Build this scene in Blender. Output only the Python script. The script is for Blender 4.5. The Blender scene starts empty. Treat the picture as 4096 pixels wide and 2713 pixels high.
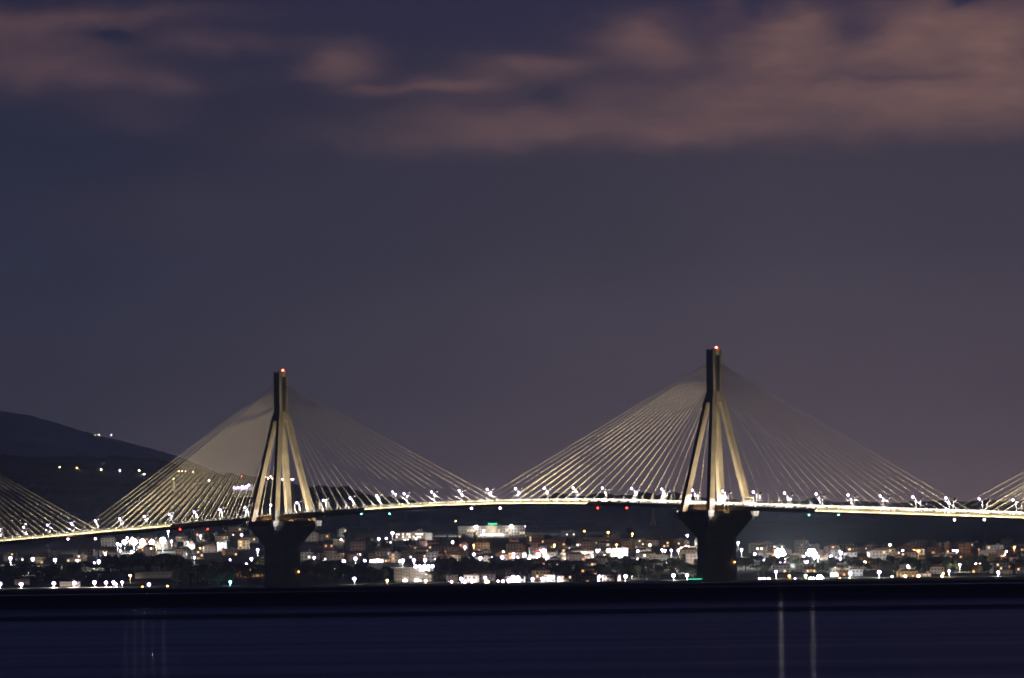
import bpy, bmesh, math, random
from mathutils import Vector, Matrix
random.seed(7)
S = bpy.context.scene
COL = S.collection
R = math.radians

# ------------------------------------------------------------------ camera
FPX, ROLL, HOR, CAMZ = 32680.0, 0.0125, 2312.0, 4.5     # focal length in photo pixels, roll, horizon row
cam = bpy.data.cameras.new('camera'); co = bpy.data.objects.new('camera', cam); COL.objects.link(co)
cam.sensor_width = 36; cam.lens = FPX / 4096 * 36
cam.clip_start = 1; cam.clip_end = 60000
co.matrix_world = Matrix.Translation((0, 0, CAMZ)) @ Matrix.Rotation(R(90) + math.atan((HOR - 1356) / FPX), 4, 'X') @ Matrix.Rotation(-ROLL, 4, 'Z')
S.camera = co

def level(px, py):                     # undo the roll of the photograph
    dx, dy = px - 2048, py - 1356
    return 2048 + dx - dy * ROLL, 1356 + dy + dx * ROLL
def at(px, py, Y):
    x, y = level(px, py)
    return Vector(((x - 2048) / FPX * Y, Y, CAMZ + (HOR - y) / FPX * Y))
TAB = [(2334, 6900), (2325, 6960), (2310, 7040), (2290, 7150), (2260, 7380), (2230, 7650), (2200, 8000), (2170, 8350), (2140, 8700), (2110, 9100), (2085, 9500), (2060, 9900)]
def interp(tab, v, i=0, j=1):
    t = sorted(tab, key=lambda p: p[i])
    if v <= t[0][i]: return t[0][j]
    for a, b in zip(t, t[1:]):
        if v <= b[i]: return a[j] + (b[j] - a[j]) * (v - a[i]) / (b[i] - a[i])
    return t[-1][j]
def ground_z(Y):
    if Y <= 6900: return -0.5
    return CAMZ + (HOR - interp(TAB, Y, 1, 0)) / FPX * Y + 0.6
def ground_at(px, py):
    x, y = level(px, py)
    Y = max(6912, interp(TAB, y))
    return Vector(((x - 2048) / FPX * Y, Y, ground_z(Y)))

# ------------------------------------------------------------------ materials
def mat(name, c, rough=.8, var=.25, scale=.3, metal=0, c2=None, spec=.3):
    m = bpy.data.materials.new(name); m.use_nodes = True
    nt = m.node_tree; b = nt.nodes['Principled BSDF']
    tc = nt.nodes.new('ShaderNodeTexCoord'); n = nt.nodes.new('ShaderNodeTexNoise'); r = nt.nodes.new('ShaderNodeValToRGB')
    n.inputs['Scale'].default_value = scale; n.inputs['Detail'].default_value = 4
    nt.links.new(tc.outputs['Object'], n.inputs['Vector']); nt.links.new(n.outputs['Fac'], r.inputs['Fac'])
    lo = c2 or tuple(v * (1 - var) for v in c); hi = tuple(min(1, v * (1 + var)) for v in c)
    r.color_ramp.elements[0].position = .3; r.color_ramp.elements[1].position = .7
    r.color_ramp.elements[0].color = (*lo, 1); r.color_ramp.elements[1].color = (*hi, 1)
    nt.links.new(r.outputs['Color'], b.inputs['Base Color'])
    b.inputs['Roughness'].default_value = rough; b.inputs['Metallic'].default_value = metal
    b.inputs['Specular IOR Level'].default_value = spec
    return m
def emit(name, c, s, sample=False):
    m = bpy.data.materials.new(name); m.use_nodes = True
    nt = m.node_tree; nt.nodes.clear()
    e = nt.nodes.new('ShaderNodeEmission'); o = nt.nodes.new('ShaderNodeOutputMaterial')
    e.inputs['Color'].default_value = (*c, 1); e.inputs['Strength'].default_value = s
    nt.links.new(e.outputs[0], o.inputs['Surface'])
    if not sample: m.cycles.emission_sampling = 'NONE'
    return m
M = dict(
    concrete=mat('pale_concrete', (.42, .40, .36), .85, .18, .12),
    pier=mat('dark_concrete', (.16, .15, .14), .9, .3, .1),  # tone holds the shade: pier head stays dark beside the lit blocks
    white=mat('white_paint', (.72, .71, .68), .6, .1, .3),
    sheath=mat('cable_sheath', (.62, .60, .55), .5, .1, .2),
    steel=mat('dark_blue_steel', (.035, .05, .085), .5, .3, .3),
    girder=mat('painted_girder', (.10, .095, .10), .6, .3, .08),
    asphalt=mat('asphalt', (.05, .05, .05), .9, .2, .4),
    fairing=mat('fairing_panel', (.66, .62, .46), .5, .1, .06),
    pole=mat('galvanised_steel', (.45, .45, .45), .45, .1, 1),
    land=mat('scrub_ground', (.045, .05, .035), 1, .5, .02),
    hill=mat('wooded_hillside', (.16, .20, .24), 1, .55, .012),  # pale blue-grey, with haze and town glow put into the colour
    mount=mat('far_mountain', (.52, .53, .56), 1, .3, .004),  # pale limestone, lifted so part of the distant haze is in the colour
    sand=mat('beach_sand', (.34, .30, .23), 1, .2, .05),
    leaf=mat('dark_leaves', (.05, .065, .03), .9, .5, .25),
    pine=mat('pine_needles', (.06, .075, .035), .9, .5, .3),
    cyp=mat('cypress_needles', (.035, .05, .028), .9, .4, .4),
    bark=mat('bark', (.09, .065, .045), 1, .3, .6),
    glass=mat('dark_window_glass', (.02, .022, .028), .15, .2, .5, spec=.5),
    tile=mat('roof_tiles', (.26, .12, .07), .9, .35, .5),
    flat=mat('flat_roof', (.25, .23, .21), .95, .2, .3),
    rock=mat('lit_rock', (.30, .27, .22), 1, .5, .08),
)
WALLS = dict(cream=(.55, .47, .36), white=(.68, .66, .62), pink=(.50, .34, .28), ochre=(.50, .36, .2), grey=(.36, .35, .34), beige=(.46, .40, .33))
WM = {k: mat(k + '_plaster', v, .9, .14, .15) for k, v in WALLS.items()}
E = dict(
    lamp=emit('violet_fringe_lamp', (.66, .50, 1.0), 30), lampw=emit('white_lamp', (1, .88, .78), 34), flood=emit('stadium_lamp', (.98, .96, .94), 150),  # violet of the lamp entry imitates the lens fringe on bright lamps
    orange=emit('sodium_lamp', (1, .45, .12), 16), peach=emit('peach_lamp', (1, .62, .36), 20), yellow=emit('yellow_lamp', (1, .85, .38), 16), red=emit('red_lamp', (1, .05, .03), 18),
    green=emit('green_lamp', (.1, 1, .55), 3), cyan=emit('cyan_lamp', (.25, .85, 1), 14), pink=emit('pink_lamp', (1, .60, .70), 24),
    deck=emit('bridge_lamp', (.68, .54, 1.0), 50), navw=emit('navigation_lamp', (1, .62, .72), 26), navr=emit('red_navigation_lamp', (1, .04, .02), 16), navg=emit('green_navigation_lamp', (.25, 1, .72), 14),  # deck lens is violet for the same painted fringe
    wwarm=emit('warm_window', (1, .62, .28), 2.2, False), wwhite=emit('white_window', (1, .88, .82), 4.5, False), wbright=emit('bright_white_glow', (1, .92, .90), 12), worange=emit('orange_window', (1, .42, .16), 2.0, False),
    sign=emit('green_sign', (.05, 1, .42), 4, False), wblue=emit('blue_sign', (.22, .25, 1), 4, False), redsign=emit('red_sign', (1, .05, .08), 3, False),
)

# ------------------------------------------------------------------ mesh helpers
class MB:
    def __init__(s): s.v = []; s.f = []
    def add(s, vs, fs):
        b = len(s.v); s.v += [tuple(p) for p in vs]; s.f += [tuple(b + i for i in f) for f in fs]
    def box(s, x0, x1, y0, y1, z0, z1, t=0):      # t: inset of the top
        s.add([(x0, y0, z0), (x1, y0, z0), (x1, y1, z0), (x0, y1, z0), (x0 + t, y0 + t, z1), (x1 - t, y0 + t, z1), (x1 - t, y1 - t, z1), (x0 + t, y1 - t, z1)],
              [(3, 2, 1, 0), (4, 5, 6, 7), (0, 1, 5, 4), (1, 2, 6, 5), (2, 3, 7, 6), (3, 0, 4, 7)])
    def rings(s, rs, cap=True):
        n = len(rs[0]); vs = [p for r in rs for p in r]; fs = []
        for k in range(len(rs) - 1):
            for i in range(n):
                j = (i + 1) % n
                fs.append((k * n + i, k * n + j, (k + 1) * n + j, (k + 1) * n + i))
        if cap:
            fs.append(tuple(range(n - 1, -1, -1))); fs.append(tuple((len(rs) - 1) * n + i for i in range(n)))
        s.add(vs, fs)
    def tube(s, p0, p1, r0, r1=None, n=6):
        p0, p1 = Vector(p0), Vector(p1); r1 = r0 if r1 is None else r1
        d = (p1 - p0).normalized(); a = d.orthogonal().normalized(); b = d.cross(a)
        s.rings([[p + (a * math.cos(t) + b * math.sin(t)) * r for t in [2 * math.pi * i / n for i in range(n)]] for p, r in ((p0, r0), (p1, r1))])
    def ball(s, c, rx, ry=None, rz=None, n=8, m=6):
        ry = ry or rx; rz = rz or rx; rs = []
        for k in range(m + 1):
            ph = math.pi * (k + .08) / (m + .16) - math.pi / 2
            rs.append([(c[0] + rx * math.cos(ph) * math.cos(2 * math.pi * i / n), c[1] + ry * math.cos(ph) * math.sin(2 * math.pi * i / n), c[2] + rz * math.sin(ph)) for i in range(n)])
        s.rings(rs)
    def mesh(s, name, m, smooth=False):
        me = bpy.data.meshes.new(name); me.from_pydata(s.v, [], s.f); me.update()
        me.materials.append(m)
        if smooth: me.polygons.foreach_set('use_smooth', [True] * len(me.polygons))
        return me
    def build(s, name, m, parent=None, smooth=False):
        return link(name, s.mesh(name, m, smooth), parent)
def link(name, me, parent=None, loc=None, rz=0, scale=None):
    o = bpy.data.objects.new(name, me); COL.objects.link(o)
    if parent: o.parent = parent
    if loc is not None: o.location = loc
    if rz: o.rotation_euler.z = rz
    if scale: o.scale = scale
    return o
def tag(o, label, cat, group=None, kind=None):
    if label: o['label'] = label
    if cat: o['category'] = cat
    if group: o['group'] = group
    if kind: o['kind'] = kind
    return o
def thing(name, loc, rz=0):
    return link(name, None, None, loc, rz)
def struct(o): o['kind'] = 'structure'; return o
def light(kind, name, loc, power, color, parent=None, aim=None, size=.3, angle=120, blend=1, sx=None, sy=None):
    l = bpy.data.lights.new(name, kind); l.energy = power; l.color = color
    if kind == 'SPOT': l.spot_size = R(angle); l.spot_blend = blend; l.shadow_soft_size = size
    elif kind == 'POINT': l.shadow_soft_size = size
    else: l.shape = 'RECTANGLE'; l.size = sx; l.size_y = sy
    o = bpy.data.objects.new(name, l); COL.objects.link(o); o.location = loc
    if parent: o.parent = parent
    if aim is not None: o.rotation_mode = 'QUATERNION'; o.rotation_quaternion = (Vector(aim) - Vector(loc)).to_track_quat('-Z', 'Y')
    return o
ORD = ['first', 'second', 'third', 'fourth', 'fifth', 'sixth', 'seventh', 'eighth', 'ninth', 'tenth', 'eleventh', 'twelfth', 'thirteenth', 'fourteenth', 'fifteenth', 'sixteenth', 'seventeenth', 'eighteenth', 'nineteenth', 'twentieth', 'twenty-first', 'twenty-second', 'twenty-third', 'twenty-fourth', 'twenty-fifth', 'twenty-sixth', 'twenty-seventh', 'twenty-eighth']
NUM = ['no', 'one', 'two', 'three', 'four', 'five', 'six', 'seven', 'eight', 'nine', 'ten']

# ------------------------------------------------------------------ world: light-polluted night sky with drifting cloud
w = bpy.data.worlds.new('World'); S.world = w; w.use_nodes = True
nt = w.node_tree; N = nt.nodes; L = nt.links; N.clear()
def nd(t, **k):
    n = N.new(t)
    for a, b in k.items(): setattr(n, a, b)
    return n
def val(x, sock):
    if isinstance(x, (int, float)): sock.default_value = x
    else: L.new(x, sock)
def mth(op, a, b=0.0, c=None, clamp=False):
    n = nd('ShaderNodeMath', operation=op); n.use_clamp = clamp
    val(a, n.inputs[0]); val(b, n.inputs[1])
    if c is not None: val(c, n.inputs[2])
    return n.outputs[0]
def mixc(f, a, b):
    n = nd('ShaderNodeMix', data_type='RGBA'); val(f, n.inputs[0])
    for x, i in ((a, 6), (b, 7)):
        if isinstance(x, tuple): n.inputs[i].default_value = (*x, 1)
        else: L.new(x, n.inputs[i])
    return n.outputs[2]
def srgb(r, g, b):
    f = lambda v: (v / 255 / 12.92) if v < 10.3 else ((v / 255 + .055) / 1.055) ** 2.4
    return f(r), f(g), f(b)
def ramp(f, stops, interp_='LINEAR'):
    n = nd('ShaderNodeValToRGB'); cr = n.color_ramp; cr.interpolation = interp_
    while len(cr.elements) > 1: cr.elements.remove(cr.elements[-1])
    for i, (p, c) in enumerate(stops):
        e = cr.elements[0] if i == 0 else cr.elements.new(p)
        e.position = p; e.color = (*c, 1)
    L.new(f, n.inputs[0]); return n.outputs[0]
tc = nd('ShaderNodeTexCoord'); sep = nd('ShaderNodeSeparateXYZ'); L.new(tc.outputs['Generated'], sep.inputs[0])
X_, Y_, Z_ = sep.outputs
AZ = mth('ARCTAN2', X_, Y_); EL = mth('ARCSINE', Z_)
K = FPX / 1730.0                       # one unit of u, v = 1730 photo pixels of sky
U = mth('MULTIPLY', AZ, K); V = mth('MULTIPLY', EL, K)
cmb = nd('ShaderNodeCombineXYZ'); L.new(U, cmb.inputs[0]); L.new(V, cmb.inputs[1])
def noise(sx, sy, detail=4, off=0., rough=.5):
    mp = nd('ShaderNodeMapping'); mp.inputs['Scale'].default_value = (sx, sy, 1); mp.inputs['Location'].default_value = (off, off * .7, off)
    L.new(cmb.outputs[0], mp.inputs[0]); n = nd('ShaderNodeTexNoise'); n.inputs['Scale'].default_value = 1; n.inputs['Detail'].default_value = detail; n.inputs['Roughness'].default_value = rough
    L.new(mp.outputs[0], n.inputs['Vector']); return n.outputs['Fac']
Uw = mth('ADD', U, mth('MULTIPLY', mth('SUBTRACT', noise(5, 10, 4, 3.1), .5), .21))
Vw = mth('ADD', V, mth('MULTIPLY', mth('SUBTRACT', noise(5, 11, 4, 8.7), .5), .095))
CL = [(210, 36, 250, 20, .55), (60, 125, 190, 62, .75), (20, 60, 120, 40, .4), (440, 88, 120, 20, .42), (560, 104, 80, 18, .28), (180, 190, 230, 34, .45), (265, 85, 70, 17, -.5),
      (400, 190, 60, 24, .2), (300, 270, 120, 28, .2), (780, 135, 70, 34, .72), (775, 168, 85, 18, .35), (830, 203, 50, 12, .4), (1085, 195, 120, 20, .62), (940, 208, 110, 15, .26),
      (1200, 140, 110, 26, .55), (1230, 212, 60, 22, -.28), (1320, 150, 80, 20, .2), (1500, 95, 95, 45, .75), (1470, 60, 60, 30, .25), (1800, 105, 90, 80, .55), (1860, 40, 60, 40, .45), (2100, 130, 330, 50, .62), (2100, 45, 100, 55, .7),
      (2330, 70, 110, 90, .72), (1680, 20, 40, 30, .3), (1700, 235, 480, 45, .55), (2230, 235, 240, 45, .62), (1250, 290, 330, 32, .42), (1550, 305, 520, 30, .36), (2050, 185, 180, 8, -.22), (1980, 80, 50, 34, -.3), (2230, 5, 40, 22, -.5), (1730, 30, 40, 40, -.2), (1000, 340, 250, 25, .14), (350, 480, 260, 60, .08)]
tot = None
for (x, y, rx, ry, a) in CL:
    px, py = level(x * 1.7304, y * 1.7304)
    u0, v0 = (px - 2048) / 1730, (HOR - py) / 1730
    dx = mth('MULTIPLY', mth('SUBTRACT', Uw, u0), 1000 / rx * .86); dy = mth('MULTIPLY', mth('SUBTRACT', Vw, v0), 1000 / ry * .86)
    q = mth('MULTIPLY', mth('ADD', mth('MULTIPLY', dx, dx), mth('MULTIPLY', dy, dy)), -1.0)
    g = mth('MULTIPLY', mth('POWER', 2.71828, q), a)
    tot = g if tot is None else mth('ADD', tot, g)
st = noise(2.6, 10, 5, 1.3, .55)
fi = noise(9, 26, 6, 4.4, .6)
tot = mth('MULTIPLY', tot, mth('MULTIPLY', mth('MULTIPLY_ADD', st, 1.2, .34), mth('MULTIPLY_ADD', fi, .9, .52)))
# beyond the frame the same sky goes on, broken cloud
far = mth('MULTIPLY', mth('SMOOTH_MIN', mth('MULTIPLY', mth('SUBTRACT', EL, .074), 30.0, clamp=True), 1.0, .01), mth('MULTIPLY', mth('SUBTRACT', noise(1.1, 2.2, 5, 5.), .42), 2.2, clamp=True))
tot = mth('ADD', tot, mth('MULTIPLY', far, .5))
tot = mth('ADD', tot, 0, clamp=True)
EN = mth('MULTIPLY', EL, 1 / .0725)     # 0 at the horizon, 1 at the top of the frame
right = ramp(EN, [(0, srgb(114, 98, 100)), (.10, srgb(111, 95, 98)), (.22, srgb(100, 87, 93)), (.38, srgb(86, 76, 84)), (.55, srgb(69, 63, 74)), (.75, srgb(63, 57, 70)), (1, srgb(50, 46, 74))])
left = ramp(EN, [(0, srgb(78, 74, 84)), (.15, srgb(70, 67, 78)), (.3, srgb(60, 58, 70)), (.5, srgb(47, 49, 65)), (.75, srgb(40, 43, 62)), (1, srgb(43, 42, 65))])
base = mixc(mth('MULTIPLY_ADD', Uw, .62, .62, clamp=True), left, right)
sm = mth('MULTIPLY_ADD', noise(1.5, 4, 4, 2.2), .28, .86)
bm = nd('ShaderNodeVectorMath', operation='SCALE'); L.new(base, bm.inputs[0]); L.new(sm, bm.inputs['Scale'])
cc = mixc(mth('MULTIPLY_ADD', Uw, .5, .5, clamp=True), srgb(100, 77, 82), srgb(131, 99, 93))
sky = mixc(tot, bm.outputs[0], cc)
# away from the lights of the town (overhead, behind the camera) the sky is darker
front = mth('MULTIPLY_ADD', Y_, .5, .5, clamp=True)
up = mth('SUBTRACT', 1.0, mth('MULTIPLY', mth('SUBTRACT', EL, .1, clamp=True), .85), clamp=True)
glow = mth('MULTIPLY_ADD', mth('SUBTRACT', 1.0, EN, clamp=True), .95, 1.0)
fs = nd('ShaderNodeVectorMath', operation='SCALE'); L.new(sky, fs.inputs[0]); L.new(glow, fs.inputs['Scale'])
upc = ramp(mth('MULTIPLY', EL, 1.0, clamp=True), [(.07, srgb(52, 48, 76)), (.14, (.024, .031, .112)), (.4, (.010, .012, .042)), (1, (.003, .004, .013))])
upf = mth('MULTIPLY', mth('SUBTRACT', EL, .072), 14.0, clamp=True)
f2 = mixc(upf, fs.outputs[0], upc)
class _F: outputs = [mixc(mth('POWER', front, 2.2), (.0025, .0036, .0105), f2)]
fin = _F
ns = nd('ShaderNodeTexSky', sky_type='NISHITA'); ns.sun_disc = False; ns.sun_elevation = R(-9); ns.sun_rotation = R(150)
nsc = nd('ShaderNodeVectorMath', operation='SCALE'); L.new(ns.outputs[0], nsc.inputs[0]); nsc.inputs['Scale'].default_value = .1
add = nd('ShaderNodeVectorMath', operation='ADD'); L.new(fin.outputs[0], add.inputs[0]); L.new(nsc.outputs[0], add.inputs[1])
bg = nd('ShaderNodeBackground'); L.new(add.outputs[0], bg.inputs['Color']); bg.inputs['Strength'].default_value = 1.0
ow = nd('ShaderNodeOutputWorld'); L.new(bg.outputs[0], ow.inputs['Surface'])

# ------------------------------------------------------------------ water
def water():
    m = bpy.data.materials.new('night_water'); m.use_nodes = True
    nt = m.node_tree; b = nt.nodes['Principled BSDF']
    b.inputs['Base Color'].default_value = (.002, .004, .010, 1); b.inputs['IOR'].default_value = 1.33
    tc = nt.nodes.new('ShaderNodeTexCoord')
    def nz(sx, sy, d, off=0):
        mp = nt.nodes.new('ShaderNodeMapping'); mp.inputs['Scale'].default_value = (sx, sy, 1); mp.inputs['Location'].default_value = (off, off, 0)
        nt.links.new(tc.outputs['Object'], mp.inputs[0]); n = nt.nodes.new('ShaderNodeTexNoise'); n.inputs['Scale'].default_value = 1; n.inputs['Detail'].default_value = d
        nt.links.new(mp.outputs[0], n.inputs['Vector']); return n.outputs['Fac']
    # rougher with distance, which darkens the water under the far shore, in long patches
    sp = nt.nodes.new('ShaderNodeSeparateXYZ'); nt.links.new(tc.outputs['Object'], sp.inputs[0])
    def mm(op, a, b_, c=None):
        n = nt.nodes.new('ShaderNodeMath'); n.operation = op
        for x, s_ in zip((a, b_, c), n.inputs):
            if x is None: continue
            if isinstance(x, (int, float)): s_.default_value = x
            else: nt.links.new(x, s_)
        return n.outputs[0]
    n1 = nz(.0012, .006, 4); n2 = nz(.004, .03, 3, 9)
    mr = nt.nodes.new('ShaderNodeValToRGB'); cr = mr.color_ramp; cr.interpolation = 'EASE'
    for i, (p, r) in enumerate(((0, .205), (.30, .20), (.36, .34), (.395, .22), (.55, .40), (.8, .52), (1, .58))):
        e = cr.elements[i] if i < 2 else cr.elements.new(p)
        e.position = p; e.color = (r, r, r, 1)
    yy = mm('ADD', sp.outputs[1], mm('MULTIPLY', mm('SUBTRACT', n1, .5), 160))
    nt.links.new(mm('MULTIPLY', yy, 1 / 3000), mr.inputs[0])
    nt.links.new(mm('ADD', mr.outputs[0], mm('MULTIPLY', mm('SUBTRACT', n2, .5), .13)), b.inputs['Roughness'])
    tg = nt.nodes.new('ShaderNodeTangent'); tg.direction_type = 'RADIAL'; tg.axis = 'Z'; nt.links.new(tg.outputs[0], b.inputs['Tangent'])
    b.inputs['Anisotropic'].default_value = 1.0; b.inputs['Anisotropic Rotation'].default_value = .25
    return m
g = MB(); g.box(-2900, 2900, -250, 6915, -1.5, 0)
struct(g.build('sea_water', water()))

# ------------------------------------------------------------------ land, hills
rnd = random.Random(3)
def vnoise(seed):
    cache = {}
    def h(i, j):
        if (i, j) not in cache: cache[(i, j)] = random.Random(i * 7919 + j * 104729 + seed).random() * 2 - 1
        return cache[(i, j)]
    def f(x, y):
        i, j = math.floor(x), math.floor(y); a, b = x - i, y - j
        a, b = a * a * (3 - 2 * a), b * b * (3 - 2 * b)
        return (h(i, j) * (1 - a) + h(i + 1, j) * a) * (1 - b) + (h(i, j + 1) * (1 - a) + h(i + 1, j + 1) * a) * b
    return f
vn = vnoise(5)
def grid(name, xs, rows, zf, m):
    mb = MB(); n = len(xs)
    vs = [(zf(x, y)) for y in rows for x in xs]
    fs = [(j * n + i, j * n + i + 1, (j + 1) * n + i + 1, (j + 1) * n + i) for j in range(len(rows) - 1) for i in range(n - 1)]
    mb.add(vs, fs); return struct(mb.build(name, m, smooth=True))
rowsY = [6899, 6900.5, 6908, 6930] + [6960 + 40 * i for i in range(80)] + [10400, 13000, 17000, 28000]
def zland(x, y):
    if y < 6900: return (x, y, -1.2)
    if y > 10200: return (x, y, 20)
    return (x, y, ground_z(y) + (vn(x / 60, y / 60) * .5 if y > 6990 else 0))
grid('land', [-2900 + 50 * i for i in range(117)], rowsY, zland, M['land'])
def ridge(name, prof, Yc, Y0, y0, m, amp, wid, fine, back, nx=420, xr=(-900, 900)):
    xs = [xr[0] + (xr[1] - xr[0]) * i / nx for i in range(nx + 1)]
    lp = [level(*p) for p in prof]
    def cz(x): return CAMZ + (HOR - interp(lp, x / Yc * FPX + 2048)) / FPX * Yc
    zb = CAMZ + (HOR - y0) / FPX * Y0
    rows = [i / 26 for i in range(27)] + [1.05, 1.3, 2]
    def zf(x, t):
        top = cz(x)
        if t <= 1:
            y = Y0 + (Yc - Y0) * t; e = t ** .85
            z = zb - 6 + (top - zb + 6) * e + amp * vn(x / wid, y / wid * 1.3) * math.sin(math.pi * min(t, .999)) ** .5 * 1.0 + fine * (abs(vn(x / 7.5, y / 40 + 31)) + .6 * vn(x / 3.2, y / 30 + 77))
        else:
            y = Yc + (back - Yc) * (t - 1); z = top + (5 - top) * (t - 1)
        return (x, y, z)
    grid(name, xs, rows, zf, m)
    def surf(px, py):
        a, b = Y0, Yc
        for i in range(400):
            Y = Y0 + (Yc - Y0) * i / 400; p = at(px, py, Y)
            if zf(p.x, i / 400)[2] >= p.z: return p
        return at(px, py, Yc)
    return surf
HILL = [(-600, 1800), (-200, 1812), (0, 1822), (150, 1830), (300, 1827), (420, 1833), (520, 1828), (600, 1835), (680, 1850), (760, 1875), (840, 1890), (920, 1900), (1000, 1905), (1090, 1918), (1150, 1935), (1250, 1950), (1300, 1945), (1340, 1954), (1384, 1945), (1415, 1961), (1460, 1980), (1510, 1991), (1700, 2012), (1960, 2020), (2100, 2006), (2190, 1986), (2240, 1976), (2280, 1990), (2340, 1990), (2400, 1974), (2450, 1986), (2520, 1986), (2560, 1974), (2620, 1988), (2700, 1976), (2760, 1990), (2900, 2010), (3080, 2012), (3200, 2006), (3260, 1996), (3300, 2008), (3600, 2016), (3760, 2008), (4096, 2014), (4700, 2000)]
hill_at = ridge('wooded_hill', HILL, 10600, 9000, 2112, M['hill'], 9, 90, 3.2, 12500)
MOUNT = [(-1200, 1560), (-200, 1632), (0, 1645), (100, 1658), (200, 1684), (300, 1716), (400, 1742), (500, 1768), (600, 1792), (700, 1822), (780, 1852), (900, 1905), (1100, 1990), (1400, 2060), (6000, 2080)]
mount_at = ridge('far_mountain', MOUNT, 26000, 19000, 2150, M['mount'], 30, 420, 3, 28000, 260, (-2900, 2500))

# ------------------------------------------------------------------ haze
hz = MB(); hz.box(-2990, 2990, -300, 28500, -3, 650)
hm = bpy.data.materials.new('night_haze'); hm.use_nodes = True
hn = hm.node_tree; hn.nodes.clear(); pv = hn.nodes.new('ShaderNodeVolumePrincipled'); ho = hn.nodes.new('ShaderNodeOutputMaterial')
pv.inputs['Color'].default_value = (.74, .86, 1.0, 1); pv.inputs['Density'].default_value = HAZE = 4.4e-5; pv.inputs['Anisotropy'].default_value = .75
hn.links.new(pv.outputs[0], ho.inputs['Volume'])
tag(hz.build('haze', hm), None, None, kind='stuff')

# ------------------------------------------------------------------ bridge (local x runs along the deck, -y is the side towards the camera)
BR = Vector((311.5, -466.0)).normalized()
P1 = Vector((-927.3 / FPX * 6080, 6080.0, 0))
RZ = math.atan2(BR.y, BR.x)
bridge = thing('cable_stayed_bridge', P1, RZ)
tag(bridge, 'long cable-stayed bridge with floodlit pylons and fans of pale cables across the strait', 'bridge')
BM = Matrix.Translation(P1) @ Matrix.Rotation(RZ, 4, 'Z')
def zb(a):
    s = abs(a - 280)
    return 56 - 8.33e-5 * s * s if s < 200 else 52.668 - .0333 * (s - 200)
A0, A1 = -846, 1406
def sweep(mb, pts, a0, a1, step=9.0):
    n = max(1, round((a1 - a0) / step))
    mb.rings([[(a0 + (a1 - a0) * k / n, y, zb(a0 + (a1 - a0) * k / n) + z) for y, z in pts] for k in range(n + 1)])
d = MB(); sweep(d, [(-11.6, 0), (-11.2, 0), (-11.2, 2.1), (11.2, 2.1), (11.2, 0), (11.6, 0), (11.6, 2.2), (13.2, 2.5), (13.2, 2.9), (-13.2, 2.9), (-13.2, 2.5), (-11.6, 2.2)], A0, A1)
deck = d.build('deck', M['girder'], bridge)
d = MB(); sweep(d, [(-11.4, 2.92), (11.4, 2.92), (11.4, 2.96), (-11.4, 2.96)], A0, A1); d.build('road_surface', M['asphalt'], deck)
for s in (-1, 1):
    d = MB()
    y0, y1 = sorted((s * 11.9, s * 12.35))
    if s > 0: sweep(d, [(y0, 2.95), (y1, 2.95), (y1, 4.75), (y0 + .15, 4.75)], A0, A1)
    else: sweep(d, [(y0, 2.95), (y1, 2.95), (y1 - .1, 3.35), (y0 + .1, 3.35)], A0, A1)
    d.build('parapet', M['white'], deck)
    d = MB()
    for zz in (3.55, 3.95, 4.35): sweep(d, [(s * 12.9 - .05, zz), (s * 12.9 + .05, zz), (s * 12.9 + .05, zz + .09), (s * 12.9 - .05, zz + .09)], A0, A1)
    a = A0
    while a < A1:
        d.box(a - .08, a + .08, s * 12.9 - .12, s * 12.9 + .12, zb(a) + 2.85, zb(a) + 4.5); a += 3
    d.build('railing', M['pole'], deck)
d = MB(); a = A0 + 4
while a < A1: d.box(a - .3, a + .3, -11.15, 11.15, zb(a) + .5, zb(a) + 2.1); a += 8
d.build('cross_beams', M['girder'], deck)
FAIR = [(-424, -136), (136, 424), (696, 984)]
for (f0, f1) in FAIR:
    for s in (-1, 1):
        d = MB(); sweep(d, [(s * 13.25, 2.75), (s * 13.4, 2.75), (s * 15.0, 1.35), (s * 14.9, 1.2), (s * 13.25, 2.2)], f0, f1); d.build('wind_fairing', M['fairing'], deck)
# lamp strips that graze the fairing from under the slab edge
    k = f0
    while k < f1 - 1:
        m_ = k + 18; zc = zb(m_)
        o = light('AREA', 'fairing_strip_light', (m_, -15.4, zc + 2.9), 800, (1, .80, .36), bridge, (m_, -14.2, zc + 1.6), sx=35.5, sy=.12)
        o.rotation_quaternion = Matrix((Vector((1, 0, (zb(m_ + 1) - zb(m_ - 1)) / 2)).normalized(), Vector((0, .707, .707)), Vector((0, -.707, .707)))).transposed().to_quaternion()
        k += 36

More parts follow.
